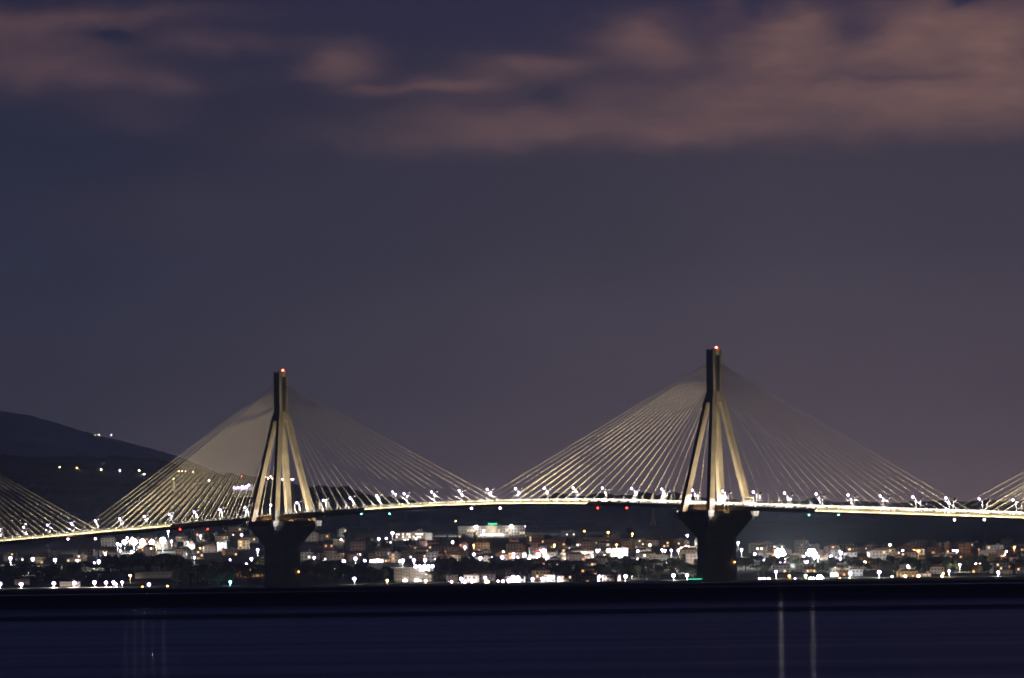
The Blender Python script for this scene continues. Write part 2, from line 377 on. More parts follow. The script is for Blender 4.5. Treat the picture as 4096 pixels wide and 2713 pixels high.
def pylon(a0):
    zt = zb(a0) - 1.2                       # top of the pier head
    T = lambda p: (a0 + p[0], p[1], zt + p[2])
    def ring(h, c, z): return [T(p) for p in ((h, -(h - c), z), (h, h - c, z), (h - c, h, z), (-(h - c), h, z), (-h, h - c, z), (-h, -(h - c), z), (-(h - c), -h, z), (h - c, -h, z))]
    m = MB(); m.rings([ring(13.2, 7.7, -zt - 2), ring(12.5, 7.3, -32), ring(12.5, 7.3, -18.6), ring(19.0, .6, -3.6), ring(19.7, .3, -3.55), ring(19.7, .3, 0)])
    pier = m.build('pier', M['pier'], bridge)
    m = MB()
    for sx in (-1, 1):
        for sy in (-1, 1):
            m = MB(); c = 18.9
            m.rings([[T((sx * (c + q[0] * r), sy * c + q[1] * r, z)) for q in ((-1, -1), (1, -1), (1, 1), (-1, 1))] for r, z in ((1.9, -3.9), (2.35, .25))])
            m.rings([[T((sx * (c - .8 + q[0] * r), sy * (c - .8) + q[1] * r, z)) for q in ((-1, -1), (1, -1), (1, 1), (-1, 1))] for r, z in ((.08, -6.6), (1.1, -3.95))])
            m.build('corner_block', M['white'], pier)  # white stands in for stronger light on the blocks than on the pier
    # pylon head: two walls either side of a steel anchorage core
    m = MB()
    for s in (-1, 1):
        y0, y1 = sorted((s * 1.5, s * 3.75)); m.box(a0 - 4, a0 + 4, y0, y1, zt + 82, zt + 110.6)
        m.box(a0 - 4.15, a0 - 1.2, y0 + .2, y1 - .2, zt + 110.6, zt + 111.2); m.box(a0 + 1.6, a0 + 3.6, y0 + .4, y1 - .2, zt + 110.6, zt + 111.4)
    m.box(a0 - 4, a0 + 4, -1.5, 1.5, zt + 107.2, zt + 110.2)
    sq = lambda h, hy, z: [T((x * h, y * hy, z)) for x, y in ((-1, -1), (1, -1), (1, 1), (-1, 1))]
    m.rings([sq(5.75, 5.6, 74.5), sq(4.0, 3.75, 82), ])
    head = m.build('pylon', M['concrete'], bridge)
    c = MB(); c.box(a0 - 3.0, a0 + 3.0, -1.49, 1.49, zt + 82, zt + 107.2); c.build('anchorage_core', M['steel'], head)
    for sx in (-1, 1):
        for sy in (-1, 1):
            m = MB(); rr = []
            for z in (-.3, 20, 40, 60, 76):
                o = 18.2 - 12.45 * z / 74.5; o2 = o - .15 * z / 74.5; t = 4.0 - .25 * z / 74.5
                rr.append([T((sx * (o - q[0]), sy * (o2 - q[1]), z)) for q in ((0, 0), (t, 0), (t, t), (0, t))])
            if sx * sy < 0: rr = [r[::-1] for r in rr]
            m.rings(rr); m.build('leg', M['concrete'], head)
    for sx in (-1, 1):
        for sy in (-1, 1):
            for k in range(23):
                aa = 15.2 + 12.0 * k if k < 22 else 278.6
                p = Vector((a0 + sx * aa, sy * 12.62, zb(a0 + sx * aa) + 2.6)); q = Vector(T((sx * 3.6, sy * 1.1, 80.5 + 22.5 * (k / 22) ** .92)))
                m = MB(); dr = (q - p).normalized()
                m.tube(p, q, .11, .11, 6); m.tube(p, p + dr * 2.4, .38, .32, 6)
                e = p + dr * (5.2 / max(.35, math.hypot(dr.x, dr.y)) if k > 1 else 3); m.tube((e.x, e.y, p.z), e, .14, .11, 5)
                y0, y1 = sorted((sy * 12.1, sy * 13.35)); m.box(p.x - .7, p.x + .7, y0, y1, p.z - .1, p.z + 1.75, .12)
                m.build('stay_cable', M['sheath'], head)
    return zt
TOPS = {a: pylon(a) for a in (-560, 0, 560, 1120)}

# floodlights on the deck: warm, aimed at the legs and up the fans
WARM = (1, .78, .46)
for a0 in (-560, 0, 560, 1120):
    zt = TOPS[a0]
    for s in (-1, 1) if a0 in (0, 560) else (1,) if a0 < 0 else (-1,):
        for y in (-8, 8):
            a = a0 + s * 34
            light('SPOT', 'pylon_floodlight', (a, y, zb(a) + 3.6), 27000, (1, .71, .35), bridge, (a0 + s * 8, y * .9, zt + 22), .4, 75)
        for i in range(8):                  # linear uplights in the median, one every 36 m
            a = a0 + s * (18 + 34.5 * i)
            o = light('AREA', 'cable_uplight', (a, 0, zb(a) + 3.2), (25000 if s < 0 else 17000) * (1 + .08 * i), WARM, bridge, (a, 0, 0), sx=33, sy=.3)
            o.rotation_quaternion = Matrix((Vector((1, 0, (zb(a + 1) - zb(a - 1)) / 2)).normalized(), Vector((0, -1, 0)), Vector((0, 0, -1)))).transposed().to_quaternion()
    # sodium lamps in the gap between pier head and deck
    for (x, y, p) in ((-5, -14.5, 1500), (6, -14.5, 1700), (13, -4, 4200), (-10, 8, 1500)):
        light('POINT', 'sodium_worklight', (a0 + x, y, zt + .5), p, (1, .45, .08), bridge, size=.25)
    light('SPOT', 'pier_block_light', (a0 + 58, -15.5, zb(a0 + 58) + 1), 24000, (1, .93, .82), bridge, (a0 + 19, -18, zt - 1), .3, 24)

def deckpt(a, y, z): return BM @ Vector((a, y, zb(a) + z))
# street lamps along both edges of the deck
m = MB(); m.tube((0, 0, 0), (0, .9, 7.2), .16, .12, 7); m.tube((0, .9, 7.2), (0, 1.5, 9.3), .12, .09, 7); m.tube((0, 1.5, 9.3), (0, 2.4, 9.9), .09, .07, 6); m.box(-.25, .25, -.25, .25, -.1, .12)
POLE = m.mesh('pole', M['pole'], True)
m = MB(); m.ball((0, 2.65, 10.05), .85, .9, .3); m.box(-.95, .95, 1.70, 1.85, 8.8, 10.1); m.box(-1.0, -.9, 1.85, 3.3, 8.8, 10.1); m.box(.9, 1.0, 1.85, 3.3, 8.8, 10.1); HOOD = m.mesh('lamp_hood', M['girder'])
m = MB(); m.ball((0, 2.8, 9.5), .95, .95, .75); LENS = m.mesh('lamp_lens', E['deck'], True)
def nearest(a):
    if a < -280: return 'outside the left fan', -560
    if a < 280: return 'left pylon', 0
    if a < 840: return 'right pylon', 560
    return 'far right', 1120
ks = range(-13, 27)
for side in (1, -1):
    cnt = {}
    for k in ks:
        a = 42.4 + 36.6 * k
        t = thing('bridge_lamp', deckpt(a, side * 12.6, 2.85), RZ + (math.pi if side > 0 else 0))
        link('pole', POLE, t); h = link('lamp_head', HOOD, t); link('lens', LENS, h)
        if -420 < a < 980: light('SPOT', 'bridge_lamp_light', (0, 2.9, 8.5), 36000, (1, .88, .76), t, (0, 3.6, 0), .3, 172, .25)
        edge = 'far' if side > 0 else 'near'
        if a < 0: i = round((5.8 - a) / 36.6); where = f'{ORD[i-1]} left of the left pylon'
        elif a < 280: i = round((a + 30.8) / 36.6); where = f'{ORD[i-1]} right of the left pylon'
        elif a < 560: i = round((554.8 - a) / 36.6) + 1; where = f'{ORD[i-1]} left of the right pylon'
        else: i = math.floor((a - 560) / 36.6) + 1; where = f'{ORD[i-1]} right of the right pylon'
        desc = 'bright lamp on leaning pole' if side > 0 else 'leaning pole lamp facing away'
        tag(t, f'{desc}, {edge} deck edge, {where}', 'street lamp', 'lamps along the bridge deck')
# navigation lights under the deck
m = MB(); m.tube((0, 0, 0), (0, 0, -1.0), .07, .07, 6); m.box(-.35, .35, -.35, .35, -1.15, -.95); BRK = m.mesh('bracket', M['pole'])
for a, mk, r, cn in ((-292, 'navw', .75, 'pinkish white'), (-126, 'navr', .62, 'red'), (128, 'navg', .55, 'green'), (274, 'navw', .8, 'pinkish white'), (434, 'navr', .68, 'red'), (686, 'navg', .55, 'green'), (849, 'navw', .75, 'pinkish white')):
    m = MB(); m.ball((0, 0, -1.45), r, r, r * .9); me = m.mesh('lamp_globe', E[mk], True)
    for y in (-12.3, 12.3):
        t = thing('navigation_light', deckpt(a, y, 2.45 if abs(y) > 11.7 else 0)); t.location.z = deckpt(a, 0, 0).z + .1
        link('bracket', BRK, t); link('lamp_globe', me, t)
        wh = {-292: 'under left end of bridge', -126: 'under deck left of the left pylon', 128: 'under deck right of the left pylon', 274: 'under the middle of the span', 434: 'under deck left of the right pylon', 686: 'under deck right of the right pylon', 849: 'under right end of bridge'}[a]
        tag(t, f"{cn} navigation light hanging {wh}, {'near' if y < 0 else 'far'} edge", 'navigation light', 'navigation lights under the deck')
light('POINT', 'navigation_glow', (-292, -14.2, zb(-292) + .2), 900, (1, .5, .2), bridge, size=.2)
for a0, n in ((0, 'left'), (560, 'right')):
    zt = TOPS[a0]
    t = thing('beacon_light', BM @ Vector((a0 + 2.4, .4, zt + 110.2)))
    m = MB(); m.tube((0, 0, 0), (0, 0, 1.3), .12, .1, 6); m.box(-.4, .4, -.4, .4, 1.2, 1.4); m.build('mast', M['pole'], t)
    m = MB(); m.ball((0, 0, 2.1), .85); m.build('lamp_globe', emit('beacon_red', (1, .10, .06), 22), t, True)
    tag(t, f'red aviation beacon on top of the {n} pylon', 'beacon', 'beacons on the pylon tops')
    z0 = -zt
    p = BM @ Vector((a0 + 12.9, 5.5 if a0 else 5.2, 0)); p.z = 11.2 if a0 == 0 else 13.5
    t = thing('pier_lamp', p, RZ)
    m = MB(); m.box(-.5, .5, -.15, .15, -.12, .12); m.build('bracket', M['pole'], t)
    m = MB(); m.ball((.75, 0, 0), .5); m.build('lamp_globe', E['orange'], t, True)
    tag(t, f'small orange lamp low on the {n} pier', 'lamp', 'orange lamps on the piers')
# sign gantry on the deck right of the right pylon, maintenance cradles under it
t = thing('sign_gantry', deckpt(607, -10.5, 2.95), RZ)
m = MB(); m.box(-.25, .25, -.2, .2, 0, 6.2); m.box(-.2, .2, -.2, 9, 5.8, 6.3); m.box(-.15, .15, 8.6, 9, 0, 5.8); m.build('frame', M['white'], t)
m = MB(); m.box(-.3, -.22, 1.5, 6.5, 4.2, 5.75); m.build('sign_panel', M['girder'], t)
tag(t, 'pale sign gantry over the bridge road right of the right pylon', 'gantry')
for a, wh in ((541, 'left'), (592, 'right')):
    t = thing('maintenance_cradle', BM @ Vector((a, -13.6, zb(a) - 1.6)), RZ)
    m = MB(); m.box(-2.6, 2.6, -.8, .8, 0, .35); m.box(-2.4, -2.0, -.7, -.3, .35, 4.2); m.box(2.0, 2.4, -.7, -.3, .35, 4.2); m.build('platform', mat('yellow_paint', (.6, .45, .12), .6), t)
    m = MB()
    for x in (-2.5, 0, 2.5): m.box(x - .06, x + .06, -.78, -.7, .35, 1.5)
    m.box(-2.6, 2.6, -.78, -.7, 1.45, 1.55); m.build('railing', M['pole'], t)
    tag(t, f'yellow maintenance cradle under the deck, {wh} of the right pier head', 'cradle', 'maintenance cradles under the deck')
    light('POINT', 'cradle_light', (a, -15.6, zb(a) + .6), 260, (1, .75, .25), bridge, size=.2)

# ------------------------------------------------------------------ town: registry for labels
REG = []
def reg(o, px, py, desc, cat, group): REG.append((o, px, py, desc, cat, group))
def row_of(y): return 'on waterfront' if y > 2300 else 'in lower town' if y > 2240 else 'mid slope' if y > 2165 else 'upper slope'
def col_of(x):
    for lim, n in ((330, 'far left'), (640, 'under left bridge end'), (1133, 'left of left pier'), (1480, 'right of left pier'), (1800, 'left of mid span'), (2140, 'below mid span'), (2480, 'right of mid span'), (2870, 'left of right pier'), (3330, 'right of right pier'), (3720, 'towards right edge')):
        if x < lim: return n
    return 'far right'

# street lamps: pole, arm and luminaire; SZ = apparent size in the photograph
BASEC = {'w': 'lamp', 'W': 'lampw', 'o': 'orange', 'p': 'peach', 'y': 'yellow', 'r': 'red', 'g': 'green', 'c': 'cyan', 'k': 'pink'}
CN = {'w': 'cool white', 'W': 'white', 'o': 'orange', 'p': 'peach', 'y': 'yellow', 'r': 'red', 'g': 'green', 'c': 'cyan', 'k': 'pink'}
GL, PL = {}, {}
LC = {'w': (1, .93, .84), 'W': (1, .9, .8), 'o': (1, .42, .12), 'p': (1, .66, .40), 'y': (1, .85, .4), 'r': (1, .1, .06), 'g': (.2, 1, .5), 'c': (.3, .9, 1), 'k': (1, .7, .7)}
def lamp(px, py, sz, c, h=None):
    g0 = ground_at(px, py + 32)
    # lamp height from the ground row below it
    zt = at(px, py, g0.y).z
    hgt = max(3.0, min(16, zt - g0.z)) if h is None else h
    t = thing('street_lamp', (at(px, py, g0.y).x, g0.y, zt - hgt))
    kk = round(hgt)
    if kk not in PL:
        m = MB(); m.tube((0, 0, -1), (0, 0, kk - .1), .14, .09, 6); m.tube((0, 0, kk - .15), (0, -.9, kk + .25), .07, .06, 5); m.box(-.22, .22, -.22, .22, -.2, .5)
        PL[kk] = m.mesh('pole', M['pole'])
    hgt = kk; t.location.z = zt - kk
    gs = max(.8, round(sz * 4) / 4)
    key = (gs, c, kk)
    if key not in GL:
        r = .38 + .54 * gs
        m = MB(); m.ball((0, -.9, kk), r, r, r * .92, 8, 6); GL[key] = m.mesh('lamp_globe', E[BASEC[c]], True)
    link('pole', PL[kk], t); link('lamp_globe', GL[key], t)
    light('SPOT', 'street_lamp_light', (0, -1.3, kk - (.38 + .54 * gs) - .35), 14000 * (.3 if py > 2296 else 1) * sz ** 1.4, LC[c], t, (0, 8, kk - 10), .35, 176, .15)
    reg(t, px, py, ('big ' if sz >= 1.7 else '') + CN[c] + ' street lamp', 'street lamp', 'street lamps of the town')
LIGHTS = [
 (0, 1950, .287, 'w', [(148, 985, 2), (460, 995, 2), (770, 1010, 2), (1080, 1020, 1.2), (1315, 1055, 1.6), (1380, 1032, 2), (1470, 928, 1.2), (1680, 885, .9), (395, 1122, .9), (5, 1345, 2), (300, 1348, 2), (755, 1335, 2), (1040, 1328, 2), (1320, 1320, 2), (1480, 1325, 1.8), (1585, 1320, 1.6), (1620, 1345, 1.2), (1705, 1320, 1.3), (1640, 785, 1.4), (1680, 797, 1)]),
 (0, 1600, .542, 'W', [(940, 820, 1.6), (903, 857, 1.3), (938, 857, 1.3)]),
 (400, 2050, .2956, 'w', [(240, 425, 1.4), (280, 437, 1.3), (370, 343, 1.3), (437, 345, 1.1), (968, 390, 1.4), (925, 255, 1.4), (430, 530, 1.3), (905, 592, 1.1), (985, 618, 1.6), (1360, 317, 1.1), (1315, 528, 1.2), (1280, 608, 1), (1760, 640, 1), (2050, 628, 1.5), (1985, 700, 1.3), (2135, 505, 1.6), (1918, 305, 1.5), (665, 972, 1.8), (2090, 685, 1.1)]),
 (400, 2050, .2956, 'o', [(765, 465, 1), (1355, 485, .9), (2045, 765, 2.4), (578, 1008, .9), (915, 997, .9)]),
 (400, 2050, .2956, 'p', [(410, 852, 1.3), (2165, 690, 1)]), (400, 2050, .2956, 'c', [(1765, 940, 1.6)]), (400, 2050, .2956, 'y', [(2180, 745, 1)]),
 (1500, 2080, .2745, 'w', [(255, 190, 2.2), (55, 275, 1.8), (165, 270, 1.3), (600, 265, 1.1), (2180, 90, 1.1), (1580, 155, 1.2), (2020, 497, 1.2), (1443, 500, 1.4), (1375, 565, 1.7), (1535, 555, 1.7), (1695, 550, 1.5), (1855, 542, 1.4), (405, 590, 1.8), (568, 585, 1.8), (730, 582, 1.7), (888, 580, 1.8), (365, 598, 1), (1190, 588, .9), (2015, 540, 1.2), (2078, 548, 1.1), (1258, 858, 1.9), (1605, 842, 1.6), (1943, 878, 1.5), (2015, 828, 1.8), (2085, 835, 1.6), (2298, 858, 1.6)]),
 (1500, 2080, .2745, 'k', [(1130, 322, 1.4), (1310, 395, 1.3), (1310, 905, 1.4), (1415, 900, 1.2), (1865, 892, 1.6), (1118, 900, 1), (1795, 890, 1)]),
 (1500, 2080, .2745, 'o', [(1580, 328, 1.2), (1440, 370, .9)]), (1500, 2080, .2745, 'p', [(2027, 350, 1.5), (1632, 905, 3), (740, 885, 1.5), (1870, 465, 1)]), (1500, 2080, .2745, 'y', [(180, 880, 1)]),
 (1250, 1800, .3826, 'w', [(18, 1125, 1.3), (110, 1170, 1.7), (220, 1168, 1.9), (328, 1165, 1.9), (450, 1135, 1.7), (547, 1158, 1.6), (440, 1345, 1.7), (300, 938, .9), (838, 437, 1), (868, 462, .9)]),
 (2000, 1800, .3826, 'w', [(455, 1048, 1.3), (583, 1078, 1.4), (143, 1088, 1.1), (1018, 1060, 1.4), (1277, 1055, 1.5), (1440, 1057, 1.4), (1480, 937, 1.1), (1790, 1050, 1.2), (1725, 1050, 1.1), (1693, 1043, 1.1), (1865, 1047, 1.3), (1957, 895, 1.4), (1145, 1190, 1.1), (1750, 1178, 1), (1843, 1185, 1.4), (1918, 1215, 1.5), (1378, 1270, 1.3), (1313, 1320, 2), (1040, 1322, 1.4), (1812, 1312, 2.1), (1955, 1310, 1.8), (620, 1343, 1.6), (535, 1330, 1.4), (440, 1345, 1.5), (340, 1348, 1.6), (187, 1330, 1.4), (88, 1360, 1.3), (2070, 1135, 1.3), (2085, 1180, 1.5)]),
 (2000, 1800, .3826, 'W', [(1135, 1052, 3)]), (2000, 1800, .3826, 'o', [(882, 850, 1), (1130, 862, 1.4), (1383, 877, 1.3), (570, 993, 1.2), (1218, 990, .9)]), (2000, 1800, .3826, 'p', [(1565, 993, 1.4), (2065, 895, 1)]), (2000, 1800, .3826, 'k', [(30, 1372, 1.6)]),
 (2950, 1800, .4147, 'w', [(410, 1080, 1.4), (453, 1080, 1.3), (453, 1055, 1), (670, 1080, 1.4), (775, 1030, 1.6), (640, 1030, 1.2), (900, 1028, 1.4), (997, 993, 1.8), (990, 1045, 1.2), (940, 1097, 1.5), (1085, 1187, 1.6), (1365, 1178, 2), (370, 1175, 1.4), (105, 1070, 1.3), (257, 1063, 1.2), (38, 962, 1.3), (165, 1003, 1.3), (553, 1243, .9), (5, 895, 1.2)]),
 (2950, 1800, .4147, 'k', [(215, 1242, 1.6), (258, 1242, 1.6), (300, 1242, 1.6)]), (2950, 1800, .4147, 'y', [(655, 1212, 1.5)]), (2950, 1800, .4147, 'o', [(498, 1215, 1.3), (1080, 965, 1.4), (985, 1240, 1), (1080, 1240, .9)]), (2950, 1800, .4147, 'r', [(1195, 1048, 1.1)]), (2950, 1800, .4147, 'p', [(1225, 1085, 1.8)]),
 (3496, 1800, .4147, 'w', [(275, 970, 1), (797, 972, 1.3), (763, 970, 1), (838, 1025, 1), (1275, 982, 1.2), (325, 1120, 1.2), (300, 1100, 1), (722, 1168, 1.1), (825, 1105, 1.1), (860, 1108, 1.2), (1195, 1178, 1.4)]),
 (3496, 1800, .4147, 'k', [(152, 915, 1.5), (172, 1220, 1.1), (980, 1100, .9)]), (3496, 1800, .4147, 'p', [(300, 1218, 1.4), (425, 1215, 1.5), (655, 1215, 1.3), (1018, 1103, 1.2)]), (3496, 1800, .4147, 'o', [(378, 968, 1.2), (425, 975, 1.2), (1350, 940, 1.1), (1330, 997, 1), (665, 1190, 1)]),
]
LPX = []
for x0, y0, s, c, pts in LIGHTS:
    for (x, y, z) in pts:
        lamp(x0 + x * s, y0 + y * s, z, c); LPX.append((x0 + x * s, y0 + y * s))
# lamps on the hillsides (they stand on the slope)
def hill_lamp(px, py, sz, c, Y):
    p = Y(px, py + 16 if Y is hill_at else py + 5); q = at(px, py, p.y); h = max(2.5, q.z - p.z); t = thing('hill_lamp', (p.x, p.y, q.z - h))
    m = MB(); m.tube((0, 0, -2), (0, 0, h), .13, .09, 6); m.box(-.2, .2, -.2, .2, -2, .4); m.build('pole', M['pole'], t)
    r = .4 + .4 * sz; m = MB(); m.ball((0, -.4, h), r); m.build('lamp_globe', E[BASEC[c]], t, True)
    reg(t, px, py, f'{CN[c]} hillside lamp', 'lamp', 'lamps on the hillsides')
for (x, y, z, c) in ((440, 495, .7, 'y'), (568, 502, .9, 'o'), (748, 515, .9, 'y'), (885, 520, 1.2, 'w'), (1028, 520, .6, 'W'), (1065, 547, .8, 'W'), (1282, 582, .8, 'y'), (1545, 595, .8, 'W'), (1320, 526, .6, 'p'), (1345, 526, .5, 'p'), (1370, 527, .5, 'p'), (1425, 530, .5, 'p'), (190, 917, .8, 'k')): hill_lamp(x * .542, 1600 + y * .542, z, c, hill_at)
for (x, y, z, c) in ((735, 255, 1.2, 'W'), (722, 257, .8, 'y'), (822, 260, 1.6, 'w'), (700, 258, .8, 'p')): hill_lamp(x * .542, 1600 + y * .542, z * 2, c, mount_at)
for (x, y, z, c) in ((770, 275, .8, 'p'), (820, 297, 1.1, 'W'), (865, 265, 1.2, 'p'), (897, 305, .6, 'p'), (935, 320, .7, 'p'), (1090, 320, 1.2, 'k'), (1262, 320, 1.1, 'k'), (1292, 320, 1.1, 'k')): hill_lamp(900 + x * .2111, 1850 + y * .2111, z, c, hill_at)
for (x, y, z, c) in ((1497, 743, .6, 'y'), (1177 * .7175 - 20, 1400, 0, 'y')):
    if z: hill_lamp(1250 + x * .3826, 1800 + y * .3826, z, c, hill_at)
hill_lamp(2950 + 1383 * .4147, 1800 + 772 * .4147, .8, 'o', hill_at)

# floodlight masts
def mast(px, py, size, desc, h=18, dy=50, m='flood'):
    g0 = ground_at(px, py + dy); p = at(px, py, g0.y); hh = max(6, p.z - g0.z)
    t = thing('floodlight_mast', (p.x, g0.y, p.z - hh))
    b = MB(); b.tube((0, 0, -1), (0, 0, hh), .35, .2, 7); b.tube((0, -.1, hh), (0, .25, hh), size * .5, size * .5, 12); b.build('mast', M['pole'], t)
    b = MB(); b.ball((0, -.45, hh), size * .17, .3, size * .17, 8, 5)
    for i in range(6): b.ball((math.cos(i * 1.0472) * size * .32, -.45, hh + math.sin(i * 1.0472) * size * .32), size * .16, .3, size * .16, 8, 5)
    b.build('lamp_bank', E[m], t, True)
    light('SPOT', 'mast_light', (0, -1.6 if px > 3000 else 1.6, hh - .3), (6000 if size > 7 else 2600) * size ** 1.7, (1, .98, .92), t, (0, -30 if size > 5.9 and px > 3000 else 30, hh - 14), 2.0, 170, .4)
    if px < 3000: light('SPOT', 'mast_light', (0, -1.6, hh - .3), 3500 * size, (.9, .95, 1), t, (0, -30, hh - 10), 1.6, 170, .5)
    if size > 4: light('SPOT', 'hill_fill_spot', (0, 2.2, hh + .3), 380000 if px < 3000 else 650000, (.92, .96, 1), t, (0, 40, hh + 10), 1.6, 150, .6)  # added spot behind the mast, no fixture there; brightens the hill
    tag(t, desc, 'floodlight', 'floodlight masts')
for i, (x, y, z) in enumerate([(335, 402, 4.2), (460, 398, 6), (575, 402, 6), (700, 400, 4.6), (850, 378, 6)]):
    mast(400 + x * .2956, 2050 + y * .2956, z, f'{ORD[i]} floodlight mast from left at the sports ground under the left span')
mast(2950 + 410 * .4147, 1800 + 1000 * .4147, 10.0, 'dazzling floodlight mast just right of the right pier, left one of the pair')
mast(2950 + 715 * .4147, 1800 + 1005 * .4147, 10.0, 'dazzling floodlight mast in town, right one of the pair right of the pier')
mast(2950 + 790 * .4147, 1800 + 1238 * .4147, 6.0, 'dazzling low floodlight mast standing on the shore right of the right pier', dy=14)
for x in (700, 730): mast(2950 + x * .4147, 1800 + 1242 * .4147, 2.6, ('left' if x == 700 else 'right') + ' small floodlight beside the dazzling one on the shore', dy=12)

# ------------------------------------------------------------------ buildings
WIN = {}
def winmesh(mk):
    if mk not in WIN:
        b = MB(); b.box(-.5, .5, -.06, .04, -.5, .5); WIN[mk] = b.mesh('window', M['glass'] if mk == 'dark' else E[mk])
    return WIN[mk]
def building(px0, px1, ytop, ybase, colr, storeys, cols, lit, roof='flat', depth=None, rz=0, name='house', mk='wwarm', Y=None, windows=True, extra=None, door=True):
    c = (px0 + px1) / 2
    g0 = ground_at(c, ybase)
    if Y: g0 = at(c, ybase, Y)
    k = g0.y / FPX
    W = (px1 - px0) * k; H = (ybase - ytop) * k; D = depth or max(6, min(W * .8, 16))
    p = at(c, ybase, g0.y)
    t = thing(name, (p.x, g0.y, p.z), rz)
    b = MB()
    b.box(-W / 2, W / 2, 0, D, -3, H)
    for s in range(1, storeys):          # slim string course between storeys
        b.box(-W / 2 - .12, W / 2 + .12, -.12, D + .12, H * s / storeys - .1, H * s / storeys + .1)
    b.build('wall', WM[colr], t)
    b = MB()
    if roof == 'hip':
        e = .5; rh = min(2.4, W * .2); i = min(W, D) * .48
        b.rings([[(-W / 2 - e, -e, H), (W / 2 + e, -e, H), (W / 2 + e, D + e, H), (-W / 2 - e, D + e, H)], [(-W / 2 - e, -e, H + .18), (W / 2 + e, -e, H + .18), (W / 2 + e, D + e, H + .18), (-W / 2 - e, D + e, H + .18)],
                 [(-W / 2 + i, D / 2 - .1, H + rh), (W / 2 - i, D / 2 - .1, H + rh), (W / 2 - i, D / 2 + .1, H + rh), (-W / 2 + i, D / 2 + .1, H + rh)]])
        rf = b.build('roof', M['tile'], t)
        b = MB(); b.box(W * .2, W * .2 + .7, D * .55, D * .55 + .7, H + .3, H + rh + .9); b.build('chimney', WM[colr], rf)
    else:
        b.box(-W / 2 - .25, W / 2 + .25, -.25, D + .25, H, H + .3)
        for (x0, x1, y0, y1) in ((-W / 2 - .25, W / 2 + .25, -.25, 0), (-W / 2 - .25, W / 2 + .25, D, D + .25), (-W / 2 - .25, -W / 2, 0, D), (W / 2, W / 2 + .25, 0, D)): b.box(x0, x1, y0, y1, H + .3, H + .95)
        b.box(W * .1, W * .1 + min(3, W * .25), D * .4, D * .4 + 2.5, H + .3, H + 2.3)
        b.build('roof', M['flat'], t)
    if windows:
        cw, ch = W / cols, H / storeys; n = 0
        ls = set(lit) if not isinstance(lit, int) else set(random.sample([(i, j) for i in range(cols) for j in range(storeys)], min(lit, cols * storeys)))
        for j in range(storeys):
            for i in range(cols):
                if door and j == 0 and i == cols // 2 and (i, j) not in ls: continue
                mm_ = mk if (i, j) in ls else 'dark'
                link('window', winmesh(mm_), t, (-W / 2 + cw * (i + .5), 0, ch * (j + .52)), 0, (min(cw * .5, 2.2), 1, min(ch * .55, 1.9)))
        if door:
            b = MB(); b.box(-.55, .55, -.08, .04, 0, 2.1); o = b.build('door', M['bark'], t); o.location.x = -W / 2 + cw * (cols // 2 + .5)
    if extra: extra(t, W, H, D)
    if mk == 'wbright': light('POINT', 'shop_fill_light', (0, -5, H * .7), 4500, (1, .93, .9), t, size=.5)  # added lamp in mid-air, stands in for light spilling from the windows
    return t, W, H, D
def lm(t, label, cat='building', group=None): return tag(t, label, cat, group)

# long white institution with the green sign, two floodlights on its roof
def wing(t, W, H, D):
    b = MB(); b.box(-W * .09, W * .09, -1.2, -.02, 0, H + 1.2); b.build('stair_tower', WM['cream'], t)
    b = MB(); x = -W * .05
    for i, ww in enumerate((.9, .9, .25, .9, .7, .9, .9, .5, .9)):
        b.box(x, x + ww, -.5, -.2, H + 2.2, H + 3.4 - (.25 if i % 3 == 1 else 0)); x += ww + .28
    s = b.build('roof_sign', E['sign'], t); s['label'] = 'green glowing roof sign'
    b = MB(); b.box(-W * .05, x, -.3, -.1, H + .9, H + 1.15); b.box(-W * .05, -W * .05 + .2, -.3, -.1, H + .9, H + 2.2); b.box(x - .2, x, -.3, -.1, H + .9, H + 2.2); b.build('sign_frame', M['pole'], t)
    b = MB()
    for xx in (-W * .235, W * .294): b.ball((xx, -1.6, H + .1), 1.5, .6, 1.2)
    b.build('roof_floodlight', E['lampw'], t, True)
    for xx in (-W * .235, W * .294, 0): light('POINT', 'roof_flood', (xx, -6, H * .75), 2600, (1, .97, .9), t, size=.6)
    for xx in (-W * .3, W * .3): light('SPOT', 'roof_hill_fill', (xx, D + 3, H + 3), 800000, (.95, .96, 1), t, (xx * 1.6, D + 60, H + 14), 1.2, 150, .6)  # two added spots facing inland, only to lift the hillside behind
    b = MB()
    for i in range(13): b.ball((-W * .15 + i * W * .32 / 12, -2.2, H * .22 + (.5 if i % 3 else 0)), .75, .4, .62)
    b.build('terrace_lights', E['wbright'], t, True)
t = building(1834, 2100, 2106, 2150, 'white', 4, 24, [(3, 2), (4, 2), (5, 2), (6, 1), (9, 2), (10, 2), (10, 1), (13, 2), (14, 2), (13, 1), (14, 1), (17, 2), (18, 1), (22, 1), (23, 1), (7, 0), (0, 0)], depth=16, name='long_institution', extra=wing)[0]
lm(t, 'long pale four-storey building with green roof sign, under the middle of the bridge', 'building')
